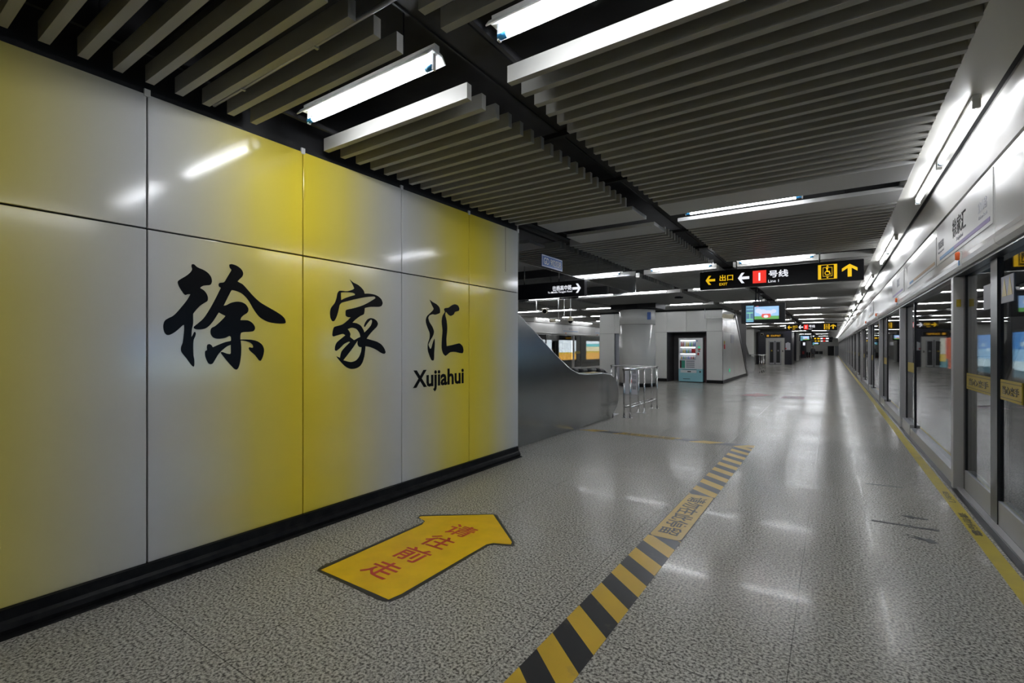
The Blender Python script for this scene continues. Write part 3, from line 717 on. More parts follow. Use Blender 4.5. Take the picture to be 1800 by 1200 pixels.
dk = thing('floor_notice_sticker', 'dark red rectangular floor sticker beside the faded red arrow', 'floor sticker', (*rs[0], 0))
MB().add([(x, y, .0005) for x, y in rs] + [(x, y, .0025) for x, y in rs], [(4, 5, 6, 7)] + [(i, (i + 1) % 4, 4 + (i + 1) % 4, 4 + i) for i in range(4)]).build('face', 'dark_red', dk)
cx, cy = sum(p[0] for p in rs) / 4, sum(p[1] for p in rs) / 4
text('请排队', 'lettering', 'pale_ink', dk, (cx, cy, .0035), (1, 0, 0), (0, 1, 0), (.34, .3), .01, thick=.0004)

# ================================================================== ESCALATORS
PROF = [(9.31, .0), (9.31, .05), (9.56, .198), (9.64, .34), (9.655, .488), (9.62, .62), (9.53, .74), (9.40, .84), (9.2, .91), (8.81, .95), (8.4, .952), (8.02, .961), (7.75, .99), (7.42, 1.077), (6.93, 1.31), (6.2, 1.70), (5.4, 2.13), (4.6, 2.58), (3.8, 3.03)]
def escalator(dy, ymin, label):
    t = thing('escalator', label, 'escalator', (-4.3, 8 + dy, 0))
    pr = [(y + dy, z) for y, z in PROF if y + dy >= ymin - .01]
    yl, zl = pr[-1]
    if yl > ymin: pr.append((ymin, zl + (yl - ymin) * .56))
    for x0, x1 in ((-3.83, -3.73), (-5.18, -5.08)):
        MB().extrude(pr + [(ymin, 0)], 'X', x0, x1).build('balustrade_panel', 'steel', t, .018)
        xm = (x0 + x1) / 2 + (-.1 if x0 > -4.5 else .1)
        rail = [(xm, y - .06, z + .055) for y, z in pr[5:]]
        MB().tube(rail, .038, 10).build('handrail', 'black', t)
        bx(xm - .06, xm + .06, ymin, 9.2 + dy, .0, .55).build('inner_skirt', 'steel', t)
    st = MB(); y = 8.2 + dy; z = .03
    while y > ymin + .3 and z < 2.6:
        st.box(-5.0, -3.9, y - .4, y, max(0, z - .2), z); y -= .4; z += .2
    st.build('steps', 'alu', t)
    bx(-5.08, -3.83, 8.2 + dy, 9.9 + dy, 0, .012).build('comb_plate', 'alu', t)
    bx(-3.8, -3.735, 9.25 + dy, 9.36 + dy, 0, .09).build('end_cap', 'black', t)
    bx(-3.725, -3.728, 0, 1, 0, 1) if False else None
    return t
escalator(0, 5.4, 'near stainless escalator side with curved handrail end, beside the yellow wall')
escalator(21.5, 25.7, 'distant stainless escalator behind the white tiled side wall')
escalator(57.0, 62.0, 'farthest escalator end past the black lift block')

# smoke barrier glass round the escalator opening
sg = thing('smoke_barrier', 'hanging glass smoke barrier above the near escalator', 'glass barrier', (-3.49, 7.7, 2.6))
bx(-3.497, -3.485, 5.39, 8.0, 2.60, 3.13).build('glass_sheet', 'smoke_glass', sg); bx(-3.497, -3.485, 8.005, 9.99, 2.60, 3.13).build('glass_sheet', 'smoke_glass', sg)
bx(-5.2, -3.49, 9.985, 9.997, 2.59, 3.13).build('glass_sheet', 'smoke_glass', sg); bx(-7.0, -5.21, 9.985, 9.997, 2.59, 3.13).build('glass_sheet', 'smoke_glass', sg)
bx(-7.0, -3.483, 9.98, 10.0, 2.578, 2.592).build('bottom_rail', 'chrome', sg); bx(-3.502, -3.482, 9.978, 9.999, 2.578, 3.13).build('corner_rail', 'chrome', sg)
bx(-5.212, -5.200, 9.978, 10.0, 2.1, 3.13).build('seam_rail', 'chrome', sg)
bx(-3.5, -3.4, 5.39, 10.02, 3.13, 3.62).build('upper_board', 'matte_black', sg)
bx(-7.0, -3.5, 9.98, 10.08, 3.13, 3.62).build('upper_board', 'matte_black', sg)
gp = thing('number_plate', 'blue GD number plate stuck on the glass smoke barrier', 'plate', (-3.482, 6.3, 2.63))
bx(-3.4845, -3.480, 5.985, 6.625, 2.625, 2.80).build('plate', 'blue_plate', gp)
MB().box(-3.480, -3.4785, 5.995, 6.615, 2.785, 2.792).box(-3.480, -3.4785, 5.995, 6.615, 2.632, 2.639).box(-3.480, -3.4785, 5.993, 6.0, 2.632, 2.792).box(-3.480, -3.4785, 6.61, 6.617, 2.632, 2.792).build('border_line', 'white_ink', gp)
text('GD 902038', 'lettering', 'white_ink', gp, (-3.478, 6.305, 2.712), (0, 1, 0), (0, 0, 1), (.53, .10), .01)
ds = thing('direction_sign', 'black hanging sign with white right arrow behind the glass barrier', 'sign', (-5.2, 9.3, 2.54))
bx(-6.15, -4.36, 9.3, 9.42, 2.545, 2.885).build('box', 'sign_black', ds)
for x in (-5.0, -5.9): MB().cyl((x, 9.36, 2.88), (x, 9.36, 3.63), .012, 8).build('hanger', 'chrome', ds)
text('往杨高中路', 'lettering', 's_white', ds, (-4.895, 9.298, 2.745), (1, 0, 0), (0, 0, 1), (.47, .11), .012)
text('To Middle Yanggao Road', 'lettering', 's_white', ds, (-4.95, 9.298, 2.655), (1, 0, 0), (0, 0, 1), (.60, .05), .01)
def arrow_loops(w, h, sh):
    """arrow pointing +x, unit box, chevron head with separate notch"""
    return [[(-.5, -sh), (.18, -sh), (-.08, -.5), (.17, -.5), (.5, 0), (.17, .5), (-.08, .5), (.18, sh), (-.5, sh)]]
def arrow(parent, m, origin, ang, size):
    lp = [[(x * math.cos(ang) - y * math.sin(ang), x * math.sin(ang) + y * math.cos(ang)) for x, y in l] for l in arrow_loops(1, 1, .13)]
    return shape([[(x * size, y * size) for x, y in l] for l in lp], 'arrow', m, parent, origin, (1, 0, 0), (0, 0, 1))
arrow(ds, 's_white', (-4.545, 9.298, 2.715), 0, .20)

# queue barrier
qb = thing('queue_barrier', 'stainless tube queue barrier beside the escalator end', 'barrier', (-3.48, 10.4, 0))
PYS = [(9.44, 9.53), (10.35, 10.37), (11.27, 11.30)]
for ya in (9.48, 10.36, 11.28):
    for x in (-3.55, -3.42):
        p = MB().cyl((x, ya, 0), (x, ya, .985), .020, 12).build('post', 'chrome', qb)
        MB().cyl((x, ya, 0), (x, ya, .008), .05, 16).build('foot_plate', 'chrome', p)
for x in (-3.55, -3.42):
    MB().cyl((x, 9.44, .99), (x, 11.32, .99), .022, 12).build('top_rail', 'chrome', qb)
    MB().cyl((x, 9.48, .22), (x, 11.28, .22), .014, 10).build('lower_rail', 'chrome', qb)
for y in (9.48, 10.36, 11.28):
    MB().cyl((-3.55, y, .22), (-3.42, y, .22), .014, 8).build('cross_tie', 'chrome', qb)
    MB().cyl((-3.55, y, .99), (-3.42, y, .99), .022, 8).build('cross_tie', 'chrome', qb)
for x, y in ((-4.55, 11.28), (-4.42, 11.28)):
    MB().cyl((x, y, 0), (x, y, .985), .020, 12).build('post', 'chrome', qb)
MB().cyl((-4.57, 11.28, .99), (-3.40, 11.28, .99), .022, 12).build('top_rail', 'chrome', qb)
bx(-4.5, -3.57, 11.16, 11.26, .985, 1.0).build('top_shelf', 'alu', qb)
# second barrier by the distant escalator
c = copy_tree(qb); c.location = (-3.3, 31.2, 0); tag(c, 'stainless queue barrier beside the distant escalator, left of the lift', 'barrier')
nb = thing('notice_board', 'low white notice panel with dark characters behind the queue barrier', 'notice board', (-4.9, 14.2, 0))
xa, zt = on_y(1097, 648, 14.2); xb, zb = on_y(1122, 683, 14.2)
bx(xa, xb, 14.2, 14.23, .02, .86).build('panel', 'notice', nb)
for i in range(4): text('请勿停留'[i], 'lettering', 'grey_ink', nb, (xb - .13, 14.198, .70 - i * .16), (1, 0, 0), (0, 0, 1), (.13, .12), .02)
bx(xa + .16, xa + .25, 14.195, 14.199, .36, .46).build('red_mark', 'red_plain', nb)
bx(xa + .05, xb - .05, 14.16, 14.27, 0, .02).build('foot', 'alu', nb)

# ================================================================== COLUMN AND WHITE BLOCK
cl = tag(MB().lathe((-6.08, 17.6, 0), [(.66, .13), (.66, 2.28)], 48).build('column', 'white_enamel', None, origin=(-6.08, 17.6, 0)), kind='structure')
MB().lathe((-6.08, 17.6, 0), [(.66, 2.29), (.66, 2.83)], 48).build('upper_ring', 'white_enamel', cl)
MB().lathe((-6.08, 17.6, 0), [(.64, 0), (.64, 3.3)], 32).build('core', 'joint', cl)
MB().lathe((-6.08, 17.6, 0), [(.675, 0), (.675, .125)], 48).build('base_ring', 'skirting', cl)
tag(bx(-6.9, -5.2, 17.0, 18.2, 2.86, 3.12).build('ceiling_duct', 'matte_black'), 'black ceiling duct above the round white column', 'duct')
tag(bx(-5.56, -5.43, 17.17, 17.185, 2.45, 2.72).build('column_plate', 'blue_plate'), 'small blue number plate on the column\'s right side', 'plate')
YF = 20.5
wm = struct(bx(-8.85, -3.62, 21.6, 27.0, 0, 3.0), 'wall_middle', 'joint')
def pan(x0, x1, z0, z1, y=YF, m='white_enamel', d=.04): return bx(x0 + .004, x1 - .004, y, y + d, z0 + .004, z1 - .004).build('wall_panel', m, wm, .003)
pan(-8.85, -8.13, .12, 2.06); pan(-8.85, -8.13, 2.06, 2.95); pan(-8.13, -7.0, 2.06, 2.95)
pan(-6.98, -5.8, .12, 2.09); pan(-6.98, -5.8, 2.09, 2.95); pan(-5.8, -5.0, 2.09, 2.95); pan(-5.0, -4.2, 2.09, 2.95); pan(-4.2, -3.6, .12, 2.09); pan(-4.2, -3.6, 2.09, 2.95)
bx(-8.13, -7.0, 20.6, 20.64, 0, 2.06).build('recess_back', 'bluegrey', wm)
bx(-6.98, -5.8, YF + .04, 21.6, 0, 3.0).build('pier', 'joint', wm); bx(-4.2, -3.62, YF + .04, 21.6, 0, 3.0).build('pier', 'joint', wm); bx(-8.85, -8.13, YF + .04, 21.6, 0, 3.0).build('pier', 'joint', wm); bx(-8.13, -6.98, 20.65, 21.6, 0, 3.0).build('pier', 'joint', wm)
bx(-5.8, -4.2, YF + .04, 21.6, 2.09, 3.0).build('lintel', 'joint', wm)
bx(-5.8, -5.78, YF + .01, 21.58, 0, 2.09).build('recess_side', 'grey_wall', wm); bx(-4.22, -4.2, YF + .01, 21.58, 0, 2.09).build('recess_side', 'grey_wall', wm)
bx(-5.78, -4.22, 21.56, 21.6, 0, 2.09).build('recess_back', 'grey_wall', wm); bx(-5.78, -4.22, YF + .02, 21.58, 2.07, 2.09).build('recess_head', 'grey_wall', wm)
for a, b in ((-6.98, -5.8), (-4.2, -3.6), (-8.85, -8.13)): bx(a, b, YF - .012, YF + .04, 0, .12).build('skirting', 'skirting', wm)
# side wall towards the platform, cut off by the sloping dark edge: seams are gaps
def side_top(y): return max(.12, min(2.95, 2.36 - (y - 23.92) * .72))
ys = [20.5, 21.3, 22.35, 23.2]
for a, b in zip(ys, ys[1:]):
    bx(-3.62, -3.59, a + .004, b - .004, .124, 2.066).build('wall_panel', 'white_enamel', wm); bx(-3.62, -3.59, a + .004, b - .004, 2.074, 2.95).build('wall_panel', 'white_enamel', wm)
MB().extrude([(23.204, .124), (26.98, .124), (23.98, 2.4), (23.3, 2.95), (23.204, 2.95)], 'X', -3.62, -3.59).build('wall_panel', 'white_enamel', wm)
MB().extrude([(27.0, 0), (27.3, 0), (24.28, 2.42), (23.6, 3.0), (23.3, 3.0), (23.98, 2.4)], 'X', -3.63, -3.57).build('sloping_edge', 'darkframe', wm)
bx(-3.62, -3.575, 20.49, 27.05, 0, .12).build('skirting', 'skirting', wm)
bx(-3.6, -3.585, 20.49, 20.505, .12, 2.95).build('corner_bead', 'chrome', wm)
# things on the block
def small(name, b, m, lab, cat): return tag(bx(*b).build(name, m), lab, cat)
xe, ze = on_y(1149, 656, YF)
small('low_exit_light', (xe - .09, xe + .05, YF - .02, YF - .001, ze - .09, ze + .09), 'green_lit', 'small lit green exit light low on the wall behind the barrier', 'exit light')
small('low_exit_light', (-3.59, -3.575, 21.88, 22.08, .40, .54), 'green_lit', 'small green exit light low on the block\'s side wall', 'exit light')
fa = thing('fire_alarm_box', 'red fire alarm with yellow tag on the white side wall', 'alarm', (-3.58, 20.82, 1.38))
bx(-3.59, -3.555, 20.74, 20.88, 1.38, 1.56).build('box', 'red_plain', fa); bx(-3.59, -3.565, 20.76, 20.86, 1.58, 1.70).build('tag', 'sticker_yellow', fa)
small('wall_notice', (-3.59, -3.58, 22.3, 23.1, 1.62, 1.98), 'grey_ink', 'grey framed notice on the block\'s side wall', 'notice')
oc = thing('wall_outlet', 'small wall outlet with dark cord beside the vending recess', 'outlet', (-6.35, YF, .3))
bx(-6.40, -6.32, YF - .012, YF, .30, .38).build('plate', 'ink', oc); MB().tube([(-6.34, YF - .02, .31), (-6.30, YF - .02, .24), (-6.27, YF - .02, .14)], .008, 6).build('cord', 'ink', oc)

# vending machine
M['poster_green'] = mat('green_poster', (.03, .25, .17), .4)
vm = thing('vending_machine', 'white and pale blue vending machine in the wall recess', 'vending machine', (-4.83, 20.6, 0))
VX0, VX1, VY0, VY1 = -5.32, -4.36, 20.55, 21.25
bx(VX0, VX1, VY0 + .28, VY1, .03, 1.83).build('cabinet', 'vend_white', vm)
bx(VX0, VX1, VY0, VY0 + .28, .03, .55).build('lower_front', 'vend_blue', vm)
bx(VX0, VX0 + .04, VY0, VY0 + .28, .55, 1.83).build('front_frame', 'vend_white', vm); bx(VX0 + .68, VX1, VY0, VY0 + .28, .55, 1.83).build('button_panel', 'vend_white', vm)
bx(VX0 + .04, VX0 + .68, VY0, VY0 + .28, 1.76, 1.83).build('front_frame', 'vend_white', vm); bx(VX0 + .04, VX0 + .68, VY0, VY0 + .28, .55, .93).build('menu_panel', 'vend_white', vm)
bx(VX0 + .04, VX0 + .68, VY0 + .27, VY0 + .279, .93, 1.76).build('window_back', 'white_metal', vm)
bx(VX0 + .04, VX0 + .68, VY0 + .005, VY0 + .011, .93, 1.76).build('window_glass', 'vend_glass', vm)
shz = (.955, 1.205, 1.48)
for z in shz: bx(VX0 + .04, VX0 + .68, VY0 + .05, VY0 + .27, z - .018, z).build('shelf', 'alu', vm)
for z in (1.745, 1.462, 1.187): MB().cyl((VX0 + .07, VY0 + .07, z - .02), (VX0 + .65, VY0 + .07, z - .02), .016, 8).build('shelf_lamp', 'vend_lit', vm)
bx(VX0 + .05, VX0 + .12, VY0 - .004, VY0, .58, .9).build('poster', 'maroon', vm); bx(VX0 + .12, VX0 + .26, VY0 - .004, VY0, .58, .9).build('poster', 'poster_green', vm)
for i in range(4):
    bx(VX0 + .30, VX0 + .64, VY0 - .003, VY0, .60 + i * .08, .655 + i * .08).build('menu_row', 'bluegrey', vm)
fl_ = bx(VX0 + .08, VX0 + .72, VY0 - .012, VY0, .39, .50).build('dispensing_flap', 'vend_white', vm); bx(VX0 + .36, VX0 + .50, VY0 - .016, VY0 - .012, .42, .46).build('flap_lettering', 'ink', fl_)
bx(VX0 + .16, VX0 + .72, VY0 - .005, VY0, .515, .53).build('flap_slot', 'darkframe', vm); MB().cyl((VX0 + .86, VY0 - .01, .44), (VX0 + .86, VY0, .44), .035, 12).build('coin_return', 'darkframe', vm)
bx(VX0 + .18, VX0 + .46, VY0 - .006, VY0, .125, .145).build('vent_slot', 'darkframe', vm)
bx(VX0 + .78, VX0 + .86, VY0 - .006, VY0, 1.40, 1.49).build('keypad', 'green_lit', vm); bx(VX0 + .77, VX0 + .87, VY0 - .006, VY0, 1.34, 1.39).build('card_label', 'red_plain', vm)
bx(VX0 + .78, VX0 + .86, VY0 - .006, VY0, 1.27, 1.31).build('coin_slot', 'ink', vm); bx(VX0 + .75, VX0 + .82, VY0 - .006, VY0, 1.12, 1.22).build('pay_label', 'red_plain', vm); bx(VX0 + .72, VX0 + .76, VY0 - .004, VY0, 1.68, 1.73).build('badge', 'line_blue', vm)
bx(VX0 + .52, VX0 + .68, VY0 - .006, VY0 + .004, 1.22, 1.38).build('window_sticker', 'red_plain', vm)
bx(VX0 + .03, VX1 - .03, VY0 + .02, VY1 - .05, 0, .03).build('plinth', 'black', vm)
small('recess_cover_board', (-4.31, -4.235, 20.62, 21.4, .02, 1.86), 'maroon', 'narrow maroon board standing right of the vending machine', 'board')
bcol = [(.6, .35, .05), (.3, .1, .06), (.08, .2, .5), (.05, .3, .55), (.5, .5, .6), (.35, .2, .5), (.2, .45, .15), (.65, .6, .1), (.5, .08, .08), (.35, .3, .42)]
for i, cc in enumerate(bcol): M['drink%d' % i] = mat('drink_label_%d' % i, cc, .35)
shape_ = {}
for si, z in enumerate(shz):
    nm = ('bottom', 'middle', 'top')[si]
    for i in range(9):
        if si == 1 and i > 6: continue
        k = (i * 3 + si * 4) % 10
        h = (.11, .16, .19)[si]
        o = MB().lathe((VX0 + .085 + i * .068, VY0 + .16, z), [(.024, 0), (.026, .01), (.026, h * .6), (.012, h * .82), (.012, h)], 10).build('drink_bottle', 'drink%d' % k)
        tag(o, 'small drink bottle on the vending machine\'s %s shelf' % nm, 'bottle', 'drinks on the %s vending shelf' % nm)

# ================================================================== HANGING SIGNS, SCREENS, CAMERAS
def exit_sign(x0, x1, y, z0, z1, label, hq=.25):
    t = thing('hanging_sign', label, 'sign', ((x0 + x1) / 2, y, z0))
    w, h = x1 - x0, z1 - z0; zc = (z0 + z1) / 2; f = y - .002
    bx(x0, x1, y, y + .12, z0, z1).build('sign_box', 'sign_black', t, .004)
    for x in (x0 + w * hq, x0 + w * .76): MB().cyl((x, y + .06, z1), (x, y + .06, 3.6), .012, 8).build('hanger', 'chrome', t)
    X = lambda q: x0 + w * q
    arrow(t, 's_yellow', (X(.075), f, zc), math.pi, h * .50)
    text('出口', 'chinese_lettering', 's_yellow', t, (X(.185), f, zc + h * .08), (1, 0, 0), (0, 0, 1), (w * .092, h * .34), .02)
    text('EXIT', 'english_lettering', 's_yellow', t, (X(.165), f, zc - h * .26), (1, 0, 0), (0, 0, 1), (w * .055, h * .14), .012)
    arrow(t, 's_white', (X(.30), f, zc), math.pi, h * .56)
    bx(X(.36), X(.445), y - .006, y, z0 + h * .17, z1 - h * .17).build('line_number_tile', 's_red', t)
    text('1', 'line_number', 's_white', t, (X(.4025), y - .008, zc), (1, 0, 0), (0, 0, 1), (None, h * .42), .025)
    text('号线', 'chinese_lettering', 's_white', t, (X(.52), f, zc + h * .10), (1, 0, 0), (0, 0, 1), (w * .12, h * .38), .02)
    text('Line 1', 'english_lettering', 's_white', t, (X(.49), f, zc - h * .27), (1, 0, 0), (0, 0, 1), (w * .065, h * .14), .005)
    # lift pictogram: frame, doors, arrows, seated figure in a wheelchair
    px0, px1 = X(.752), X(.858); a = (px1 - px0) / 2; pz = h * .36; cx = (px0 + px1) / 2
    def ring(w_, h_, th): return [[(-w_, -h_), (w_, -h_), (w_, h_), (-w_, h_)], [(-w_ + th, -h_ + th), (w_ - th, -h_ + th), (w_ - th, h_ - th), (-w_ + th, h_ - th)]]
    ic = shape(ring(a, pz, .008), 'lift_pictogram', 's_yellow', t, (cx, f, zc), (1, 0, 0), (0, 0, 1))
    for s in (-1, 1): bx(cx + s * a * .80 - .018, cx + s * a * .80 + .018, y - .003, y, zc - pz, zc + pz).build('pictogram_door', 's_yellow', ic)
    shape(ring(a * .5, pz * .62, .007), 'pictogram_car', 's_yellow', ic, (cx, f, zc), (1, 0, 0), (0, 0, 1))
    r = pz * .30; circ = [(r * math.cos(k * math.pi / 9), r * math.sin(k * math.pi / 9)) for k in range(2, 17)]
    circ2 = [(p[0] * .68, p[1] * .68) for p in reversed(circ)]
    shape([circ + circ2], 'pictogram_wheel', 's_yellow', ic, (cx - .004, f, zc - pz * .16), (1, 0, 0), (0, 0, 1))
    shape([[(-.01, .05), (.005, .05), (.008, .015), (.035, .012), (.05, -.045), (.035, -.05), (.022, -.004), (-.01, -.002)]], 'pictogram_body', 's_yellow', ic, (cx - .004, f, zc), (1, 0, 0), (0, 0, 1))
    shape([[(.016 * math.cos(k * math.pi / 6), .016 * math.sin(k * math.pi / 6)) for k in range(12)]], 'pictogram_head', 's_yellow', ic, (cx - .006, f, zc + pz * .48), (1, 0, 0), (0, 0, 1))
    shape([[(-.02, 0), (.02, 0), (0, .026)]], 'pictogram_up', 's_yellow', ic, (cx, f, zc + pz * .70), (1, 0, 0), (0, 0, 1))
    shape([[(-.02, 0), (0, -.026), (.02, 0)]], 'pictogram_down', 's_yellow', ic, (cx, f, zc - pz * .70), (1, 0, 0), (0, 0, 1))
    arrow(t, 's_yellow', (X(.925), f, zc), math.pi / 2, h * .62)
    return t
exit_sign(-2.10, .445, 9.65, 2.55, 2.89, 'big black hanging sign with exit, red line 1 tile and lift arrow')
exit_sign(-2.12, .27, 31.0, 2.365, 2.76, 'second black hanging exit sign, small in the distance below the screen', .29)
def far_sign(y, px0, px1, py0, py1, label):
    x0, zt = on_y(px0, py0, y); x1, zb = on_y(px1, py1, y)
    t = thing('hanging_sign', label, 'sign', ((x0 + x1) / 2, y, zb)); w = x1 - x0; h = zt - zb
    bx(x0, x1, y, y + .12, zb, zt).build('sign_box', 'sign_black', t)
    for a, b, m in ((.06, .16, 's_yellow'), (.22, .34, 's_yellow'), (.38, .5, 's_white'), (.52, .62, 's_red'), (.65, .8, 's_white')):
        bx(x0 + w * a, x0 + w * b, y - .004, y, zb + h * .25, zt - h * .25).build('lettering', m, t)
    MB().cyl((x0 + w * .8, y + .06, zt), (x0 + w * .8, y + .06, 3.6), .012, 6).build('hanger', 'chrome', t)
far_sign(52, 1429, 1464, 592.5, 597, 'third hanging sign far off, upper of the two stacked far signs')
far_sign(72, 1430, 1463, 597.4, 601, 'farthest hanging sign, just under the third one')
ad('tv_sky', (.30, .55, .95), .95); ad('tv_cloud', (.62, .68, .95), .95); ad('tv_grass', (.12, .48, .08), .75); ad('tv_red', (.85, .08, .05), .85); ad('tv_white', (.85, .85, .95), .95); ad('tv_info', (.05, .22, .42), .6); ad('tv_info_light', (.25, .65, .85), .7); ad('tv_green', (.25, .8, .45), .7)
def screen(x0, x1, y, z0, z1, label, detail=True):
    t = thing('hanging_screen', label, 'screen', ((x0 + x1) / 2, y, z0)); w, h = x1 - x0, z1 - z0
    bx(x0, x1, y, y + .14, z0, z1).build('housing', 'black', t, .01)
    U = lambda q: x0 + w * q; V = lambda q: z0 + h * q
    def r(a, b, c, d, m, n, lift=.002): return bx(U(a), U(b), y - lift, y, V(c), V(d)).build(n, m, t)
    r(.11, .295, .06, .90, 'tv_info', 'info_column')
    for c, m in ((.82, 'tv_info_light'), (.68, 'tv_info_light'), (.5, 'tv_green'), (.17, 'tv_green'), (.08, 'tv_info_light')): r(.125, .28, c, c + .06, m, 'info_row', .004)
    r(.195, .212, .2, .5, 'tv_green', 'info_bar', .004)
    r(.31, .865, .35, .83, 'tv_sky', 'picture_sky'); r(.31, .865, .19, .35, 'tv_grass', 'picture_grass')
    if detail:
        for cx, cz, rx, rz in ((.40, .62, .07, .12), (.50, .55, .10, .14), (.62, .52, .12, .12), (.75, .58, .06, .1)):
            shape([[(w * rx * math.cos(k * math.pi / 8), h * rz * math.sin(k * math.pi / 8)) for k in range(16)]], 'picture_cloud', 'tv_cloud', t, (U(cx), y - .003 - cx * .002, V(cz)), (1, 0, 0), (0, 0, 1))
        shape([[(-.11 * w, .02 * h), (-.095 * w, .13 * h), (.095 * w, .13 * h), (.11 * w, .02 * h), (.085 * w, -.07 * h), (-.085 * w, -.07 * h)]], 'picture_red_shape', 'tv_red', t, (U(.58), y - .007, V(.33)), (1, 0, 0), (0, 0, 1))
        shape([[(.055 * w * math.cos(k * math.pi / 8), .07 * h * math.sin(k * math.pi / 8)) for k in range(16)]], 'picture_white_shape', 'tv_white', t, (U(.575), y - .009, V(.33)), (1, 0, 0), (0, 0, 1))
        shape([[(.035 * w * math.cos(k * math.pi / 8), .03 * h * math.sin(k * math.pi / 8)) for k in range(8 + 1)]], 'picture_red_cap', 'tv_red', t, (U(.38), y - .006, V(.835)), (1, 0, 0), (0, 0, 1))
    else:
        r(.5, .7, .3, .42, 'tv_red', 'picture_red_shape', .004); r(.36, .8, .5, .7, 'tv_cloud', 'picture_cloud', .004)
    xa_ = min((x0 + x1) / 2, -1.735)
    for s in (-.045, .045): MB().cyl((xa_ + s, y + .09, z1), (xa_ + s * .6, y + .09, 3.21), .022, 8).build('ceiling_arm', 'matte_black', t)
    bx(xa_ - .12, (x0 + x1) / 2 + .14, y + .05, y + .13, z1 - .02, z1 + .06).build('arm_bracket', 'matte_black', t)
screen(-2.137, -1.047, 15.0, 2.125, 2.68, 'hanging black screen showing sky, grass and a red shape')
xa, zt = on_y(1405, 589, 42); xb, zb = on_y(1425, 599, 42); screen(xa, xb, 42, zb, zt, 'small distant hanging screen right of the lift', False)
xa, zt = on_y(1427, 601.2, 62); xb, zb = on_y(1440.5, 606, 62); screen(xa, xb, 62, zb, zt, 'smallest hanging screen, near the far end wall', False)

def bullet_camera(p, d, label, pole=None, r=.06, ln=.30):
    p = Vector(p); d = Vector(d).normalized()
    t = thing('security_camera', label, 'camera', p)
    MB().cyl(p - d * ln / 2, p + d * ln / 2, r, 14).build('body', 'cream_plastic', t)
    MB().cyl(p + d * ln / 2, p + d * (ln / 2 + .012), r * .8, 14).build('lens_face', 'ink', t)
    q = p + Vector((0, 0, r))
    bx(p.x - r * 1.1, p.x + r * 1.1, p.y - .05, p.y + .12, p.z + r * .9, p.z + r * 1.15).build('sun_shield', 'white_metal', t)
    if pole: MB().tube([Vector(x) for x in pole], .014, 8).build('mounting_pole', 'white_metal', t)
    return t
bullet_camera((-3.30, 20.0, 2.64), (1, -.15, -.12), 'cream security camera on an L-shaped pole at the white block\'s corner', [(-4.164, 20.0, 3.03), (-4.164, 20.0, 2.60), (-3.35, 20.0, 2.60)], .085, .42)
bullet_camera((-8.02, 14, 2.66), (.5, -1, -.1), 'round-faced security camera on a ceiling pole above the escalator slope', [(-8.35, 14, 3.63), (-8.35, 14, 2.62), (-8.05, 14, 2.66)], .09, .2)
bullet_camera((-7.93, 14.4, 2.36), (-1, -.6, 0), 'small cream security camera on a bracket below the round-faced one', [(-7.45, 13.9, 3.63), (-7.45, 13.9, 2.32), (-7.9, 14.4, 2.34)], .06, .2)
t = thing('dome_camera', 'white dome security camera hanging on a thin pole', 'camera', (-7.06, 14, 2.25))
MB().cyl((-7.06, 14, 2.42), (-7.06, 14, 3.63), .016, 8).build('pole', 'white_metal', t)
MB().lathe((-7.06, 14, 2.30), [(.085, 0), (.09, .02), (.09, .10), (.05, .13), (.03, .15)], 18).build('housing', 'cream_plastic', t); MB().ball((-7.06, 14, 2.30), .075, 16, 8).build('dome', 'ink', t)
tag(MB().lathe((-4.0, 15.46, 2.985), [(.11, 0), (.13, .02), (.13, .06)], 20).build('ceiling_speaker', 'black'), 'small round black ceiling speaker right of the glass barrier', 'speaker')

# ================================================================== FAR PART OF THE STATION
EY = 45.6
wb = struct(bx(-5.19, -2.70, EY, EY + 3, 0, 2.78), 'wall_lift_block', 'navy')
lf = thing('lift_door', 'steel-framed lift with two dark glass doors in the black block', 'lift', (-3.93, EY, 0))
MB().box(-4.60, -4.38, EY - .05, EY, 0, 2.22).box(-3.46, -3.22, EY - .05, EY, 0, 2.22).box(-4.38, -3.46, EY - .05, EY, 1.98, 2.22).build('frame', 'soffit', lf)
for a, b in ((-4.36, -3.95), (-3.89, -3.48)):
    d = bx(a, b, EY - .03, EY, .02, 1.98).build('door_leaf', 'alu', lf); bx(a + .06, b - .06, EY - .04, EY - .03, .15, 1.88).build('door_pane', 'darkframe', d); bx((a + b) / 2 - .05, (a + b) / 2 + .05, EY - .044, EY - .04, 1.1, 1.22).build('sticker', 'sticker_yellow' if a < -4 else 'grey_ink', d)
bx(-3.38, -3.32, EY - .06, EY - .05, 1.05, 1.2).build('call_button', 'ink', lf)
t = thing('lift_sign', 'dim yellow lettered sign over the lift doors', 'sign', (-3.95, EY, 2.3))
bx(-4.62, -3.3, EY - .06, EY, 2.27, 2.55).build('sign_box', 'sign_black', t)
M['dim_yellow'] = mat('dim_yellow', (.4, .22, .01), .5, emit=(1, .5, .02), es=.17)
text('无障碍电梯', 'lettering', 'dim_yellow', t, (-3.87, EY - .064, 2.41), (1, 0, 0), (0, 0, 1), (.75, .16), .02)
bx(-4.53, -4.36, EY - .065, EY - .06, 2.33, 2.49).build('pictogram', 'dim_yellow', t)
nt = thing('wall_notice', 'white notice with red corner right of the lift', 'notice', (-2.97, EY, 1.2))
bx(-3.15, -2.8, EY - .03, EY, 1.22, 1.78).build('sheet', 'notice', nt); bx(-3.16, -3.08, EY - .035, EY - .03, 1.27, 1.40).build('red_corner', 'red_plain', nt); shape([[(-.175, 0), (.175, 0), (0, .08)]], 'gable', 'notice', nt, (-2.975, EY - .02, 1.78), (1, 0, 0), (0, 0, 1), .008)
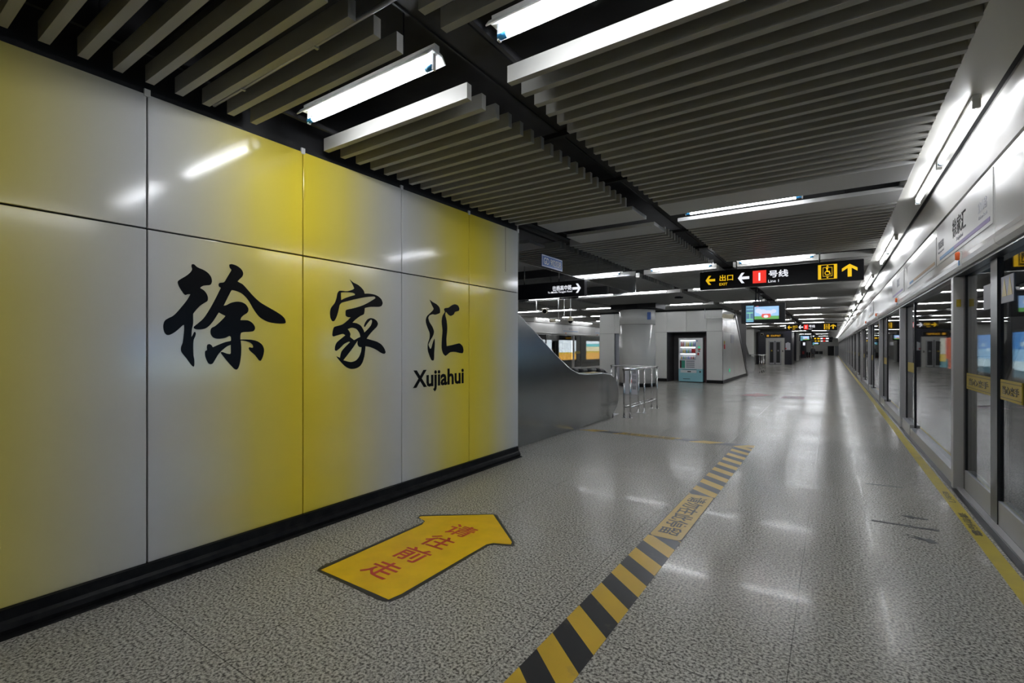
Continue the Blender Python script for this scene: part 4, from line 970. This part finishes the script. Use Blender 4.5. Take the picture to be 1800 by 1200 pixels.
bullet_camera((-4.85, EY - .3, 2.52), (0, -1, -.1), 'small security camera on the lift block\'s left top', [(-4.85, EY, 2.62), (-4.85, EY - .3, 2.62), (-4.85, EY - .3, 2.52)], .1, .25)
struct(bx(-8.85, -5.36, 44.4, 48.6, 0, 3.0), 'wall_beside_lift', 'white_enamel')
struct(bx(-8.85, -3.62, 66.5, 74, 0, 3.0), 'wall_far_block', 'white_enamel')
cc = thing('clad_column', 'dark far column with lit lamp and red tag', 'column', (-3.05, 76, 0))
xa, _ = on_y(1407, 610, 76); xb, _ = on_y(1417, 610, 76)
bx(xa, xb, 76, 77, 0, 3.0).build('shaft', 'navy', cc); bx(xa + .3, xa + .55, 75.97, 76, 1.7, 2.1).build('lamp', 's_white', cc); bx(xa + .2, xa + .45, 75.97, 76, .5, .9).build('red_tag', 'red_plain', cc)
cc = thing('clad_column', 'dark column left of the far columns, beside the third escalator', 'column', (-3.3, 60, 0))
xa, _ = on_y(1394, 610, 60); xb, _ = on_y(1399.5, 610, 60)
bx(xa, xb, 60, 60.6, 0, 3.0).build('shaft', 'navy', cc); bx(xb + .02, xb + .25, 60, 60.5, 0, 3.0).build('pale_pilaster', 'white_enamel', cc)
# end wall openings
def far_rect(name, m, px0, px1, py0, py1, lab, cat, y=YE - .06):
    x0, zt = on_y(px0, py0, y); x1, zb = on_y(px1, py1, y)
    return tag(bx(x0, x1, y, y + .05, max(zb, .0), zt).build(name, m), lab, cat)
far_rect('dark_doorway', 'matte_black', 1455, 1466, 608, 626, 'black doorway in the far end wall', 'doorway')
far_rect('roller_gate', 'bluegrey', 1467.5, 1482, 608, 626, 'grey roller gate beside the black doorway', 'gate')
far_rect('low_cabinet_door', 'soffit', 1441.5, 1451, 613.5, 626, 'pale beige low door in the far end wall', 'door')
# benches, bins and a passenger
def bench(x, y, lab):
    t = thing('platform_bench', lab, 'bench', (x, y, 0))
    for i in range(3):
        bx(x - .75 + i * .5, x - .29 + i * .5, y - .22, y + .22, .42, .46).build('seat', 'matte_black', t); bx(x - .75 + i * .5, x - .29 + i * .5, y + .2, y + .24, .46, .85).build('backrest', 'matte_black', t)
    for s in (-.6, .6): bx(x + s - .03, x + s + .03, y - .2, y + .2, 0, .42).build('leg', 'alu', t)
    bx(x - .75, x + .75, y - .03, y + .03, .38, .42).build('beam', 'alu', t)
xq, _ = on_floor(1436, 625.5); bench(-1.75, 84, 'dark three-seat bench behind the walking passenger')
for i, (px, lab) in enumerate(((1418.9, 'left of two dark litter bins with red base near the end wall'), (1423, 'right of two dark litter bins with red base near the end wall'))):
    x, _ = on_y(px, 620, 80)
    t = thing('litter_bin', lab, 'bin', (x, 80, 0))
    MB().lathe((x, 80, 0), [(.11, .28), (.12, .3), (.12, .68), (.05, .75)], 14).build('drum', 'matte_black', t); MB().lathe((x, 80, 0), [(.12, 0), (.12, .28)], 14).build('base', 'maroon', t)

def person(loc, h, label):
    t = thing('person', label, 'person', loc); k = h / 1.7; L0 = Vector(loc)
    J = {'pel': (0, 0, .92), 'ch': (0, .02, 1.25), 'nk': (0, .01, 1.45), 'hd': (0, -.01, 1.60), 'sl': (-.17, .02, 1.38), 'el': (-.24, .05, 1.12), 'wl': (-.25, -.06, .88), 'hl': (-.25, -.09, .79),
         'sr': (.17, .02, 1.38), 'er': (.24, .04, 1.12), 'wr': (.24, .10, .88), 'hr': (.24, .12, .79), 'kl': (-.10, -.10, .50), 'al': (-.10, .02, .09), 'tl': (-.10, -.13, .03), 'kr': (.10, .03, .50), 'ar': (.10, .22, .12), 'tr': (.10, .10, .03)}
    E = [('pel', 'ch'), ('ch', 'nk'), ('nk', 'hd'), ('ch', 'sl'), ('sl', 'el'), ('el', 'wl'), ('wl', 'hl'), ('ch', 'sr'), ('sr', 'er'), ('er', 'wr'), ('wr', 'hr'), ('pel', 'kl'), ('kl', 'al'), ('al', 'tl'), ('pel', 'kr'), ('kr', 'ar'), ('ar', 'tr')]
    rad = {'pel': .15, 'ch': .15, 'nk': .055, 'hd': .10, 'sl': .065, 'el': .048, 'wl': .034, 'hl': .035, 'sr': .065, 'er': .048, 'wr': .034, 'hr': .035, 'kl': .07, 'al': .045, 'tl': .035, 'kr': .07, 'ar': .045, 'tr': .035}
    ks = list(J); me = bpy.data.meshes.new('body'); me.from_pydata([Vector(J[q]) * k for q in ks], [(ks.index(a), ks.index(b)) for a, b in E], [])
    o = bpy.data.objects.new('body', me); C.objects.link(o); o.parent = t; ORG[o] = L0
    sm = o.modifiers.new('skin', 'SKIN'); sm.use_smooth_shade = True
    for i, q in enumerate(ks):
        v = me.skin_vertices[0].data[i]; v.radius = (rad[q] * k, rad[q] * k); v.use_root = (q == 'pel')
    o.modifiers.new('sub', 'SUBSURF').levels = 1; me.materials.append(M['skin'])
    MB().lathe(L0 + Vector((0, .02, 0)), [(.24 * k, .62 * k), (.22 * k, .9 * k), (.19 * k, 1.15 * k), (.22 * k, 1.36 * k), (.09 * k, 1.47 * k)], 16).build('coat', 'cloth_grey', t)
    for s, kn, an in ((-1, 'kl', 'al'), (1, 'kr', 'ar')):
        MB().cyl(L0 + Vector((s * .09, 0, .85)) * k, L0 + Vector(J[kn]) * k, .10 * k, 10, .085 * k).cyl(L0 + Vector(J[kn]) * k, L0 + Vector(J[an]) * k, .085 * k, 10, .06 * k).build('trouser_leg', 'cloth_dark', t)
        sh, elb, wr = ('sl', 'el', 'wl') if s < 0 else ('sr', 'er', 'wr')
        MB().cyl(L0 + Vector(J[sh]) * k, L0 + Vector(J[elb]) * k, .075 * k, 10, .06 * k).cyl(L0 + Vector(J[elb]) * k, L0 + Vector(J[wr]) * k, .06 * k, 10, .048 * k).build('sleeve', 'cloth_grey', t)
    MB().ball(L0 + Vector((0, .015, 1.63)) * k, .112 * k, 14, 8).build('hair', 'hair', t)
    MB().ball(L0 + Vector((0, -.07, 1.58)) * k, .07 * k, 12, 8).build('face', 'skin', t)
person((-1.93, 72, 0), 1.55, 'person in a grey coat walking far down the platform')
